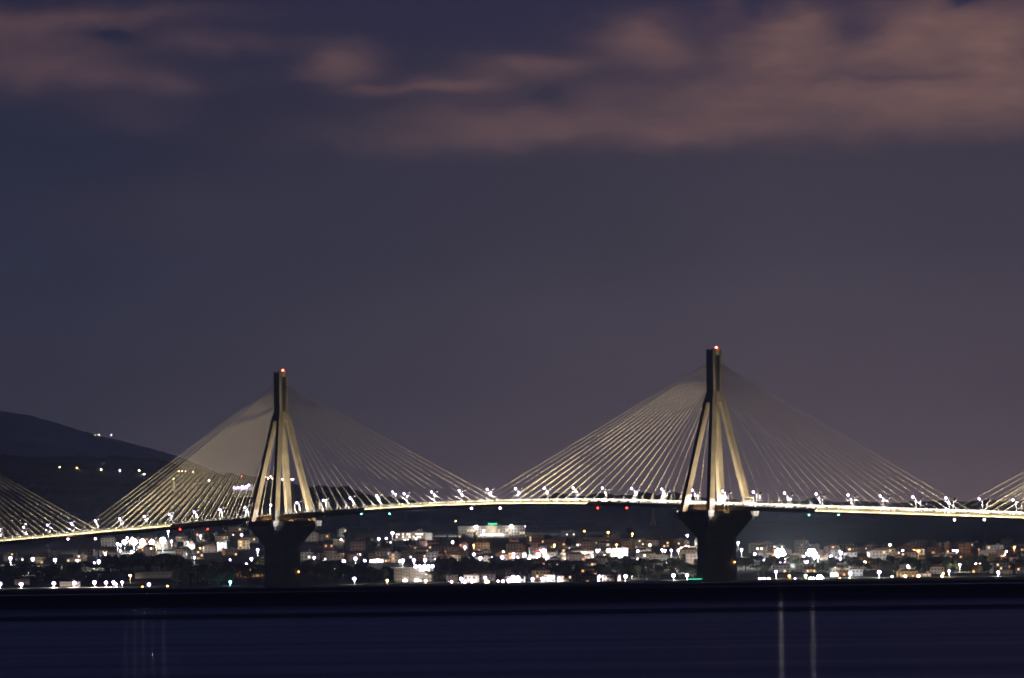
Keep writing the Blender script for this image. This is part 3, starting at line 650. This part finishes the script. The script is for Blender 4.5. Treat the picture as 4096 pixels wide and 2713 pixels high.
# lit villa-hotel on the slope left of it
def annex(t, W, H, D):
    b = MB(); b.box(W / 2, W / 2 + 7, -1, D, -3, H * 1.0); b.build('side_wing', WM['white'], t)
    b = MB(); b.box(W * .22, W * .40, D * .3, D * .8, H + .3, H + 4); b.build('roof_room', WM['beige'], t)
    b = MB(); b.box(-W * .25, -W * .05, -2.6, -.3, 0, 1.8); b.build('glowing_porch', E['wbright'], t)  # whole porch box glows in place of a lamp inside
    light('POINT', 'porch_light', (W * .1, -9, 3), 2600, (1, .85, .66), t, size=.5); light('POINT', 'side_light', (W * .6, -9, 3), 2200, (1, .95, .9), t, size=.5)
t = building(1583, 1702, 2132, 2164, 'cream', 3, 14, [(0, 2), (1, 2), (3, 2), (5, 2), (6, 2), (6, 1), (6, 0), (9, 2), (10, 2), (11, 2), (10, 1), (11, 1), (12, 2), (3, 1), (8, 1), (0, 1)], depth=12, name='slope_hotel', mk='wwhite', extra=annex)[0]
lm(t, 'cream three-storey hotel with many bright windows on the slope left of the green-signed building')
# waterfront block with balconies and five roof floodlights
def balc(t, W, H, D):
    b = MB()
    for s in range(4):
        for x0, x1 in ((-W * .29, -W * .12), (W * .04, W * .5)): b.box(x0, x1, -1.3, -.02, H * s / 4 + H * .10, H * s / 4 + H * .17)
    b.build('balconies', WM['white'], t)
    b = MB(); b.box(-W * .1, W * .04, -1.8, -.05, -1, H * 1.12); b.build('stair_tower', WM['beige'], t)
    for i in range(5):
        f = link('roof_floodlight', None, t, (W * (.055 + .108 * i), -1.6, H + 2.2))
        b = MB(); b.ball((0, 0, 0), 1.25, .7, 1.25); b.build('lamp_globe', E['lamp'], f, True)
        b = MB(); b.tube((0, .3, -2.2), (0, .3, -.6), .12, .1, 6); b.build('post', M['pole'], f)
    b = MB()
    for x0, x1 in ((-.27, -.18), (.02, .13)): b.box(W * x0, W * x1, -2.2, -1.5, .8, 2.8)
    b.build('shopfront', E['wbright'], t)
    for x in (-.25, .1, .4): light('POINT', 'shop_fill_light', (W * x, -11, 5), 1500, (1, .93, .85), t, size=.5)  # added, no lamps here; they carry the shopfront glow onto the facade
    light('POINT', 'roof_flood', (W * .28, -4.5, H + 1), 3500, (1, .95, 1), t, size=.6)
t = building(1578, 1733, 2276, 2330, 'beige', 4, 14, [(9, 3), (10, 3), (12, 3), (9, 0), (11, 2)], depth=14, name='waterfront_block', mk='wwhite', extra=balc)[0]
lm(t, 'grey four-storey waterfront block with balconies and five dazzling floodlights on its roof')
# floodlit church
def church():
    g0 = ground_at(2760, 2206); k = g0.y / FPX
    t = thing('church', (at(2752, 2206, g0.y).x, g0.y, at(2752, 2206, g0.y).z)); w = 54 * k
    b = MB(); b.box(-w * .62, w * .66, 0, 12, -2, 4.6); b.box(-w * .3, w * .1, -1.5, 13, 0, 5.8); b.build('nave', WM['white'], t)
    b = MB(); b.rings([[(-w * .62, -.4, 4.6), (w * .66, -.4, 4.6), (w * .66, 12.4, 4.6), (-w * .62, 12.4, 4.6)], [(-w * .5, 5.8, 6.4), (w * .55, 5.8, 6.4), (w * .55, 6.2, 6.4), (-w * .5, 6.2, 6.4)]]); b.build('roof', M['tile'], t)
    b = MB(); b.tube((-w * .1, 5, 5), (-w * .1, 5, 9), 2.4, 2.4, 12); b.ball((-w * .1, 5, 9), 2.6, 2.6, 2.2, 12, 8); b.tube((-w * .1, 5, 11), (-w * .1, 5, 12.8), .12, .1, 5); b.box(-w * .1 - .45, -w * .1 + .45, 4.95, 5.05, 12.2, 12.4); b.build('dome', WM['cream'], t, True)
    b = MB(); b.box(w * .5, w * .72, 0, 3, -2, 11); b.box(w * .48, w * .74, -.2, 3.2, 8, 8.3); b.box(w * .52, w * .70, .2, 2.8, 11, 13.2, .9)
    tw = b.build('bell_tower', WM['white'], t)
    b = MB(); b.box(w * .57, w * .65, -.08, .05, 8.8, 10.4); b.box(w * .57, w * .65, -.08, .05, 4.8, 6.4); b.build('belfry_openings', M['glass'], tw)
    b = MB()
    for i in range(9): b.box(-w * .58 + i * w * .11, -w * .58 + i * w * .11 + w * .06, -1.62, -1.55 if -2.5 < i - 4 < 1 else -.05, .8, 3.2)
    b.build('glowing_arcade', E['wbright'], t)  # arcade faces glow by themselves, standing in for lamplight under the arches
    b = MB(); b.box(-w * .9, -w * .66, -2, 2, -1, 2.6); b.build('porch', WM['white'], t)
    lm(t, 'floodlit white church with dome and bell tower just left of the right pier', 'church')
    for x in (-w * .5, 0, w * .3, w * .62): light('SPOT', 'church_floodlight', (g0.x * 0 + t.location.x + x, g0.y - 7, t.location.z + .6), 5000, (1, .95, .85), None, (t.location.x + x, g0.y + 1, t.location.z + 7), .3, 110)
church()
# radio mast on the slope
t = thing('lattice_mast', at(2613, 2142, 9050))
b = MB(); hh = 26
for sx, sy in ((-1, -1), (1, -1), (1, 1), (-1, 1)): b.tube((sx * 5.4, sy * 5.4, -2), (sx * .4, sy * .4, hh), .28, .2, 5)
for i in range(8):
    z0, z1 = hh * i / 8, hh * (i + 1) / 8; r0, r1 = 5.0 - 4.6 * i / 8, 5.0 - 4.6 * (i + 1) / 8
    cs = [(-1, -1), (1, -1), (1, 1), (-1, 1)]
    for j in range(4):
        p, q = cs[j], cs[(j + 1) % 4]
        b.tube((p[0] * r0, p[1] * r0, z0), (q[0] * r1, q[1] * r1, z1), .14, .14, 4); b.tube((p[0] * r0, p[1] * r0, z0), (q[0] * r0, q[1] * r0, z0), .14, .14, 4)
b.build('tower_frame', mat('red_oxide_steel', (.36, .14, .08), .8), t)
b = MB(); b.tube((0, 0, hh), (0, 0, hh + 5), .2, .1, 5); b.build('antenna', M['pole'], t)
tag(t, 'dim reddish tapering lattice mast rising on the slope left of the right pier', 'mast')
light('SPOT', 'mast_base_light', t.location + Vector((0, -14, 2)), 9000, (1, .5, .2), None, t.location + Vector((0, 0, 10)), .5, 120)

# named buildings: px0, px1, top, base, wall, storeys, columns, lit, roof, window material, label
NAMED = [
 (2078, 2106, 2213, 2233, 'white', 1, 2, [(0, 0), (1, 0)], 'flat', 'wbright', 'small white shop, all glass and glaring, left end of the lit shopping strip'),
 (2110, 2142, 2222, 2240, 'white', 2, 5, [(0, 0), (1, 0), (2, 0), (3, 0), (4, 0)], 'flat', 'wbright', 'low white shop right of the glaring glass shop on the strip'),
 (2136, 2170, 2210, 2238, 'pink', 2, 4, [(0, 0), (1, 0), (2, 0), (3, 0), (1, 1), (2, 1)], 'hip', 'wbright', 'two-storey shop with red sign in the middle of the lit strip'),
 (2172, 2204, 2222, 2243, 'white', 2, 4, [(0, 0), (1, 0), (3, 0), (0, 1), (1, 1)], 'flat', 'wbright', 'white two-storey shop left of the lamp gap on the strip'),
 (2233, 2262, 2216, 2243, 'cream', 2, 4, [(0, 0), (1, 0), (2, 0), (3, 0), (0, 1)], 'flat', 'wbright', 'cream shop at the right end of the first lit strip'),
 (2288, 2374, 2208, 2234, 'white', 2, 11, [(i, 0) for i in range(11)] + [(0, 1), (1, 1), (2, 1), (4, 1), (5, 1), (6, 1), (7, 1)], 'flat', 'wbright', 'glaring wide white store, brightest in town, right of mid span'),
 (2238, 2318, 2188, 2203, 'white', 1, 9, [(i, 0) for i in (0, 1, 2, 4, 5, 6, 7)], 'flat', 'wwhite', 'long low pale depot behind the glaring wide white store'),
 (2322, 2356, 2188, 2200, 'cream', 1, 4, [(0, 0), (2, 0), (3, 0)], 'hip', 'wwhite', 'short low depot right of the long low pale depot'),
 (2388, 2470, 2212, 2232, 'cream', 1, 9, [(2, 0), (3, 0), (6, 0)], 'flat', 'wwarm', 'long cream warehouse below the biggest street lamp'),
 (2328, 2374, 2154, 2172, 'cream', 3, 6, [(1, 0), (4, 1)], 'flat', 'wwarm', 'left part of the cream apartment row, upper slope'),
 (2374, 2450, 2152, 2176, 'beige', 3, 10, [(1, 0), (4, 0), (7, 1), (5, 0)], 'flat', 'wwarm', 'long middle block of the beige apartment row, upper slope'),
 (2450, 2482, 2140, 2178, 'pink', 4, 3, [], 'flat', 'wwarm', 'tall pink end block of the apartment row, upper slope'),
 (2478, 2556, 2156, 2178, 'pink', 3, 10, [(1, 1), (2, 1), (3, 1), (6, 1), (7, 0)], 'flat', 'wwarm', 'long pink apartment block with lit balconies right of the tall end block'),
 (2566, 2608, 2148, 2178, 'grey', 4, 5, [(0, 2)], 'flat', 'wwarm', 'grey four-storey block right of the pink apartments'),
 (2686, 2742, 2158, 2184, 'cream', 3, 6, [], 'flat', 'wwarm', 'dim cream block above the floodlit church'),
 (2245, 2300, 2126, 2150, 'grey', 3, 6, [(2, 1), (5, 1)], 'flat', 'wwhite', 'dark grey block on the slope right of the green-signed building'),
 (2105, 2150, 2145, 2176, 'pink', 3, 4, [(1, 1), (1, 2), (2, 1), (2, 2)], 'flat', 'wwarm', 'dim red-brown block with four lit windows below the green-signed building'),
 (2125, 2176, 2138, 2184, 'pink', 4, 5, [(4, 1), (4, 0)], 'flat', 'wwarm', 'taller red-brown block right of the four-window block'),
 (2037, 2074, 2150, 2176, 'pink', 3, 4, [], 'flat', 'wwarm', 'unlit red-brown block below the right wing of the green-signed building'),
 (540, 694, 2290, 2318, 'cream', 2, 16, [], 'flat', 'wwarm', 'long low cream waterfront building under the left span'),
 (240, 320, 2330, 2350, 'cream', 2, 8, [(5, 0)], 'flat', 'wwarm', 'cream beach house behind the shore lamps at the far left'),
 (60, 118, 2318, 2342, 'beige', 2, 5, [(1, 0)], 'hip', 'wwarm', 'beige beach house at the left edge of the shore'),
 (900, 912, 2112, 2132, 'cream', 3, 3, [(0, 2), (1, 2), (2, 2), (0, 1)], 'flat', 'wwhite', 'left tower of the twin lit towers, upper slope left of the left pier'),
 (922, 935, 2110, 2134, 'cream', 3, 3, [(0, 2), (1, 2), (2, 2), (1, 1)], 'flat', 'wwhite', 'right tower of the twin lit towers, upper slope left of the left pier'),
 (930, 960, 2134, 2156, 'ochre', 2, 4, [(0, 1)], 'hip', 'wwhite', 'ochre house at the foot of the twin lit towers'),
 (844, 872, 2134, 2150, 'beige', 2, 4, [], 'flat', 'wwarm', 'dim beige house left of the twin lit towers'),
 (1478, 1534, 2236, 2254, 'white', 1, 5, [(0, 0), (1, 0), (2, 0), (3, 0), (4, 0)], 'hip', 'wbright', 'bright white hall on the lamp-lit avenue right of the left pier'),
 (1266, 1290, 2312 - 60, 2312 - 44, 'white', 1, 3, [(0, 0), (1, 0), (2, 0)], 'flat', 'wbright', 'small white kiosk glowing just right of the left pier'),
 (3084, 3140, 2182, 2206, 'white', 2, 7, [(0, 1), (1, 1), (2, 1), (3, 1), (5, 1)], 'flat', 'wwhite', 'white hall behind the first dazzling floodlight mast'),
 (3190, 3240, 2184, 2206, 'beige', 3, 6, [], 'flat', 'wwarm', 'beige block left of the second dazzling floodlight mast'),
 (3246, 3278, 2180, 2208, 'cream', 3, 4, [], 'flat', 'wwarm', 'cream block behind the second dazzling floodlight mast'),
 (3296, 3352, 2190, 2210, 'white', 2, 6, [(4, 0)], 'flat', 'wwarm', 'white two-storey block right of the second dazzling mast'),
 (3436, 3500, 2190, 2216, 'pink', 3, 8, [(3, 2), (6, 1)], 'flat', 'wwarm', 'pink three-storey block towards the right edge'),
 (3320, 3352, 2294, 2310, 'white', 1, 3, [], 'flat', 'wwarm', 'plain white shed on the shore right of the dazzling low floodlight'),
 (3588, 3672, 2286, 2310, 'ochre', 2, 6, [(1, 0), (2, 0), (4, 0)], 'hip', 'worange', 'ochre waterfront tavern with red roof towards the right edge'),
 (3672, 3724, 2297, 2310, 'white', 1, 5, [(0, 0), (2, 0)], 'flat', 'wwhite', 'low white annex beside the ochre waterfront tavern'),
 (3916, 4030, 2205, 2228, 'pink', 3, 12, [(10, 2)], 'flat', 'wwarm', 'long pink apartment block at the far right'),
 (3440, 3500, 2238, 2262, 'white', 2, 5, [(0, 1), (0, 0), (1, 0)], 'hip', 'worange', 'white house with orange windows below the pink three-storey block'),
 (1604, 1650, 2204, 2216, 'beige', 1, 5, [], 'hip', 'wwarm', 'long dim beige house left of mid span'),
 (1714, 1790, 2184, 2206, 'beige', 2, 6, [(0, 1)], 'hip', 'wwarm', 'wide dim house with tiled roof below the slope hotel'),
 (1838, 1872, 2176, 2198, 'cream', 2, 4, [(0, 1), (3, 0)], 'hip', 'worange', 'cream house with orange windows below the green-signed building left wing'),
 (1796, 1812, 2222, 2244, 'white', 3, 2, [], 'flat', 'wwarm', 'slim white tower house above the dark trees left of mid span'),
 (2040, 2050, 2120, 2150, 'grey', 3, 2, [], 'flat', 'wwarm', None),
]
for (x0, x1, y0, y1, colr, st_, cols, lit, roof, mk, lab) in NAMED:
    if not lab: continue
    ex = None
    if 'red sign' in lab:
        def ex(t, W, H, D):
            b = MB(); b.box(-W * .3, W * .1, -.3, -.1, H + 1.0, H + 2.2); b.build('shop_sign', E['redsign'], t)
    t = building(x0, x1, y0, y1, colr, st_, cols, lit, roof, name='apartment_block' if st_ > 2 else 'house' if roof == 'hip' else 'low_building', mk=mk, extra=ex)[0]
    lm(t, lab, 'building', 'named buildings of the town' if 0 else None)
# floodlit monastery on the hilltop behind the left pylon
def hilltop():
    p = at(972, 1962, 9700); t = thing('hilltop_village', p)
    k = 9700 / FPX
    b = MB(); b.rings([[(-11, -2, -8), (12.5, -2, -8), (13, 12, -8), (-11, 12, -8)], [(-12, -1, 0), (13, -1, 0), (13, 12, 0), (-12, 12, 0)]]); b.build('terrace_wall', M['rock'], t)
    b = MB(); b.box(-12, -7, 0, 6, 0, 5.5); b.box(-6, 0, 1, 7, 0, 4.2); b.box(0.5, 6, 2, 8, 0, 5.2); b.box(6.5, 12, 1.5, 8, 0, 7); b.build('wall', WM['white'], t)
    b = MB(); b.box(-12.3, -6.7, -.3, 6.3, 5.5, 5.9); b.box(-6.3, .3, .7, 7.3, 4.2, 4.6); b.box(.3, 6.3, 1.7, 8.3, 5.2, 5.6); b.box(6.3, 12.3, 1.2, 8.3, 7, 7.5); b.build('roof', M['flat'], t)
    b = MB()
    for x, z, r in ((-10.6, 3.4, .5), (-8, 3, .5), (-5.6, 3.5, .9), (-.8, 4.6, 1.2), (0, 3, .9), (4.2, 4.4, 1.1), (6.4, 6.4, 1.1)): b.ball((x, -.9, z), r, .5, r)
    b.build('floodlight', E['lamp'], t, True)
    for x in (-9, 2, 10): light('POINT', 'hill_flood', (x, -8, 1), 450, (1, .96, .88), t, size=.6)
    b = MB(); b.tube((-1.5, 5, 4), (-1.5, 5, 17), .2, .1, 5); b.build('flagpole', M['pole'], t)
    b = MB(); b.ball((-1.5, 4.8, 17), .5); b.build('beacon', E['red'], t, True)
    tag(t, 'dazzling floodlit white buildings on the hilltop just left of the left pylon', 'building')
hilltop()
p = at(695, 1934, 9500); t = thing('ruined_tower', p)
b = MB(); b.rings([[(-1.6, -1.6, -9), (1.6, -1.6, -9), (1.6, 1.6, -9), (-1.6, 1.6, -9)], [(-1.4, -1.4, 3), (1.4, -1.4, 3), (1.4, 1.4, 3), (-1.4, 1.4, 3)]]); b.box(-1.5, -.2, -1.5, 1.5, 3, 4.5); b.build('wall', M['rock'], t)
b = MB(); b.box(-.35, .35, -1.62, -1.4, -1, .6); b.build('opening', M['glass'], t)
tag(t, 'small lit stone tower on the dark hill seen through the left cables', 'tower')
light('POINT', 'tower_light', p + Vector((2, -9, -1)), 3000, (.8, 1, .45), size=.4)

# random houses filling the town; each wears its own colours and lights
placed = []
def free(p, r):
    for q, s in placed:
        if abs(q.x - p.x) < (r + s) and abs(q.y - p.y) < 18: return False
    return True
for (x0, x1, y0, y1, *_r) in NAMED:
    g0 = ground_at((x0 + x1) / 2, y1); placed.append((g0, (x1 - x0) * g0.y / FPX / 2 + 2))
for bx in ((1834, 2100, 2150), (1583, 1730, 2164), (1578, 1733, 2330), (2700, 2800, 2206)):
    g0 = ground_at((bx[0] + bx[1]) / 2, bx[2]); placed.append((g0, (bx[1] - bx[0]) * g0.y / FPX / 2 + 2))
ZONES = [(0, 520, 2225, 2268, 12), (420, 1066, 2160, 2245, 26), (700, 1066, 2120, 2160, 8), (1205, 1600, 2235, 2256, 16), (1560, 2100, 2195, 2262, 26), (1210, 1560, 2140, 2215, 9), (2100, 2800, 2185, 2215, 18), (2150, 2800, 2215, 2290, 34), (3025, 3420, 2200, 2250, 22), (3400, 4096, 2195, 2275, 44), (3025, 4096, 2285, 2308, 14), (1740, 2500, 2318, 2336, 14), (1300, 1560, 2040, 2100, 5)]
cols_ = list(WALLS)
for (x0, x1, y0, y1, n) in ZONES:
    for _ in range(n):
        for _try in range(25):
            px, py = random.uniform(x0, x1), random.uniform(y0, y1)
            if 1050 < px < 1215 or 2785 < px < 2955: continue
            g0 = ground_at(px, py - (px - 2048) * 0)
            wm = random.uniform(8, 17)
            if free(g0, wm / 2 + 1): break
        else: continue
        placed.append((g0, wm / 2)); k = FPX / g0.y
        st_ = random.choice((1, 2, 2, 2, 3)); colr = random.choice(cols_); roof = random.choice(('hip', 'hip', 'flat'))
        if g0.y > 9200: st_ = min(st_, 2)
        cols = max(2, round(wm / 3.2)); lit = random.choice((0, 0, 1, 1, 2, 3)); mk = random.choice(('wwarm', 'wwarm', 'wwhite', 'worange'))
        t = building(px - wm * k / 2, px + wm * k / 2, py - (2.9 * st_ + .4) * k, py, colr, st_, cols, lit, roof, depth=random.uniform(7, 10), rz=random.uniform(-.35, .35), mk=mk)[0]
        ln = 'unlit' if lit == 0 else f"{NUM[lit]} {dict(wwarm='warm', wwhite='white', worange='orange')[mk]}-lit window{'s' if lit > 1 else ''}"
        desc = f"{colr} {'red-roofed' if roof == 'hip' else 'flat-roofed'} house, {ln}" if lit else f"unlit {colr} {NUM[st_]}-storey {'red-roofed' if roof == 'hip' else 'flat-roofed'} house"
        reg(t, px, py, desc, 'house', 'houses of the town')

# ------------------------------------------------------------------ trees
def crown(kind, seed):
    r = random.Random(seed); b = MB()
    if kind == 'round': cl = [(r.uniform(-2.6, 2.6), r.uniform(-2.2, 2.2), r.uniform(3.6, 8.2), r.uniform(1.3, 2.3)) for _ in range(11)]; nl, sz = 62, .75
    elif kind == 'pine': cl = [(r.uniform(-4.2, 4.2), r.uniform(-3.2, 3.2), r.uniform(6.6, 8.0), r.uniform(1.2, 1.9)) for _ in range(15)]; nl, sz = 48, .65
    else: cl = [(r.uniform(-.35, .35), r.uniform(-.35, .35), 1.5 + i * .95, 1.15 * (1 - (i / 12) ** 2) + .2) for i in range(11)]; nl, sz = 42, .5
    for (x, y, z, rr) in cl:
        for _ in range(nl):
            d = Vector((r.gauss(0, 1), r.gauss(0, 1), r.gauss(0, 1))).normalized() * rr * r.uniform(.55, 1.05)
            if kind == 'pine': d.z *= .55
            c = Vector((x, y, z)) + d; s = sz * r.uniform(.5, 1.1)
            a = Vector((r.gauss(0, 1), r.gauss(0, 1), r.gauss(0, 1))).normalized(); e = a.orthogonal().normalized()
            b.add([c - a * s - e * s * .5, c + a * s * .2 - e * s * .7, c + a * s + e * s * .3, c - a * s * .1 + e * s * .6], [(0, 1, 2, 3)])
    return b.mesh('crown', M['leaf'] if kind == 'round' else M['pine'] if kind == 'pine' else M['cyp'])
def trunk(kind, seed):
    r = random.Random(seed); b = MB()
    if kind == 'cypress': b.tube((0, 0, -1), (0, 0, 9), .25, .06, 6)
    else:
        top = 5.0 if kind == 'round' else 6.4
        b.tube((0, 0, -1), (.2, 0, top * .55), .38, .27, 7); b.tube((.2, 0, top * .55), (.1, .1, top), .27, .18, 7)
        for _ in range(5):
            q = r.uniform(0, 6.28); b.tube((.15, .05, top * r.uniform(.6, .95)), (math.cos(q) * r.uniform(1.4, 3), math.sin(q) * r.uniform(1.2, 2.4), top + r.uniform(.6, 2.2)), .14, .05, 5)
    return b.mesh('trunk', M['bark'])
TV = {k: [(crown(k, i * 13 + ord(k[0])), trunk(k, i)) for i in range(n)] for k, n in (('round', 5), ('pine', 4), ('cypress', 2))}
TNAME = {'round': ('bushy_tree', 'bushy dark tree'), 'pine': ('umbrella_pine', 'umbrella pine'), 'cypress': ('cypress_tree', 'slender cypress')}
def tree(px, py, kind, h, pos=None):
    c, tr = random.choice(TV[kind]); g0 = pos or ground_at(px, py)
    t = thing(TNAME[kind][0], g0, random.uniform(0, 6.28))
    s = h / (10 if kind == 'round' else 9 if kind == 'pine' else 11.5); t.scale = (s * random.uniform(.9, 1.25), s * random.uniform(.9, 1.2), s)
    link('trunk', tr, t); link('crown', c, t)
    reg(t, px, py, ('tall ' if h > 13 else '') + TNAME[kind][1], 'tree', 'trees of the town and shore')
BANDS = [(0, 210, 2305, 2335, 12, 11), (150, 440, 2300, 2335, 17, 11), (420, 720, 2282, 2300, 16, 15), (700, 1060, 2300, 2345, 30, 13), (1205, 1400, 2290, 2335, 17, 12), (1400, 1575, 2300, 2335, 13, 11), (1740, 1900, 2290, 2312, 11, 13), (1860, 2160, 2285, 2325, 22, 12), (2100, 2330, 2290, 2328, 14, 11), (2400, 2795, 2280, 2322, 32, 11), (2300, 2420, 2300, 2322, 6, 9), (2945, 3080, 2275, 2310, 8, 12), (3060, 3400, 2262, 2300, 16, 10), (3380, 3590, 2270, 2308, 12, 10), (3590, 4096, 2268, 2308, 32, 10)]
for (x0, x1, y0, y1, n, h) in BANDS:
    for i in range(n):
        px = x0 + (x1 - x0) * (i + random.uniform(.1, .9)) / n
        tree(px, random.uniform(y0, y1), random.choice(('round', 'round', 'round', 'pine')), h * random.uniform(.75, 1.2))
for (x, y, hh) in ((665, 905, 9), (840, 908, 9), (900, 906, 8), (985, 906, 9), (1090, 912, 8), (1180, 906, 9), (1340, 905, 9), (1380, 912, 8)): tree(1500 + x * .2745, 2080 + y * .2745, 'pine', hh)
for (x0, x1, y0, y1, n, ks_) in ((1250, 1560, 2150, 2215, 14, ('round', 'cypress')), (1540, 1900, 2165, 2215, 12, ('cypress', 'round')), (640, 1050, 2130, 2180, 12, ('cypress', 'round')), (1400, 1720, 2090, 2130, 10, ('cypress', 'round')), (2100, 2700, 2140, 2185, 14, ('cypress', 'round')), (3300, 4090, 2180, 2225, 14, ('round', 'cypress'))):
    for i in range(n): tree(x0 + (x1 - x0) * (i + random.random()) / n, random.uniform(y0, y1), random.choice(ks_), random.uniform(7, 12))

for (px, py, pw) in ((2345, 2120, 60000), (2440, 2120, 80000), (2530, 2126, 60000), (4040, 2140, 60000), (4090, 2130, 40000)):
    p = at(px, py, 9000); light('SPOT', 'slope_light', p, pw * .6, (1, .42, .14), None, p + Vector((0, 60, 12)), .8, 165, .6)
# beach strip at the left, lit by its lamps; green-lit fender at the right pier
b = MB(); b.add([(at(160, 2362, 6903).x, 6899.5, .25), (at(470, 2362, 6903).x, 6899.5, .25), (at(470, 2362, 6903).x, 6913, 1.25), (at(160, 2362, 6903).x, 6913, 1.25), (at(160, 2362, 6903).x, 6899.5, -1), (at(470, 2362, 6903).x, 6899.5, -1)], [(0, 1, 2, 3), (4, 5, 1, 0)])
struct(b.build('beach_ground', M['sand']))
t = thing('pier_fender', BM @ Vector((560 - 10, -13.4, 1.2)), RZ)
b = MB(); b.box(-4, 14, -1.5, -.3, -3, .6); b.build('platform', M['pier'], t)
b = MB()
b.ball((0, 0, 0), .24); BULB = b.mesh('light_bulb', E['green'], True)
for i in range(14): link('light_bulb', BULB, t, (-3.5 + i * 1.25, -1.6, .95 + .12 * (i % 2)))
tag(t, 'low platform with a string of green lights at the foot of the right pier', 'platform')
# sodium lamps up the cliff at the far right
for i, (x, y) in enumerate(((1315, 838), (1350, 853), (1425, 833), (1395, 850))): hill_lamp(3496 + x * .4147, 1800 + y * .4147, .9, 'o', hill_at)

# ------------------------------------------------------------------ labels: look first, then place, then order from the left
from collections import defaultdict
G_ = defaultdict(list)
for it in REG: G_[(it[3], row_of(it[2] + (32 if 'lamp' in it[3] else 0)), col_of(it[1]))].append(it)
for (desc, rw, cl), its in G_.items():
    its.sort(key=lambda i: i[1])
    for k, it in enumerate(its):
        lab = f'{desc} {rw} {cl}' + (f', {ORD[k]} from left' if len(its) > 1 else '')
        if 'hillside' in desc: lab = f'{desc} {cl}' + ', ' + f'{ORD[k]} from left' if len(its) > 1 else f'{desc} high above town, {cl}'
        tag(it[0], lab, it[4], it[5])

# ------------------------------------------------------------------ render settings
S.view_settings.view_transform = 'Standard'; S.view_settings.look = 'None'; S.view_settings.exposure = 0; S.view_settings.gamma = 1
S.render.engine = 'CYCLES'; cy = S.cycles
cy.use_denoising = True
cy.max_bounces = 4; cy.diffuse_bounces = 2; cy.glossy_bounces = 2; cy.transmission_bounces = 2; cy.volume_bounces = 0; cy.transparent_max_bounces = 4
cy.sample_clamp_indirect = 2; cy.use_light_tree = True; cy.caustics_reflective = False; cy.caustics_refractive = False
S.render.filter_size = 1.6 if hasattr(S.render, 'filter_size') else 1.5
cy.filter_width = 1.7
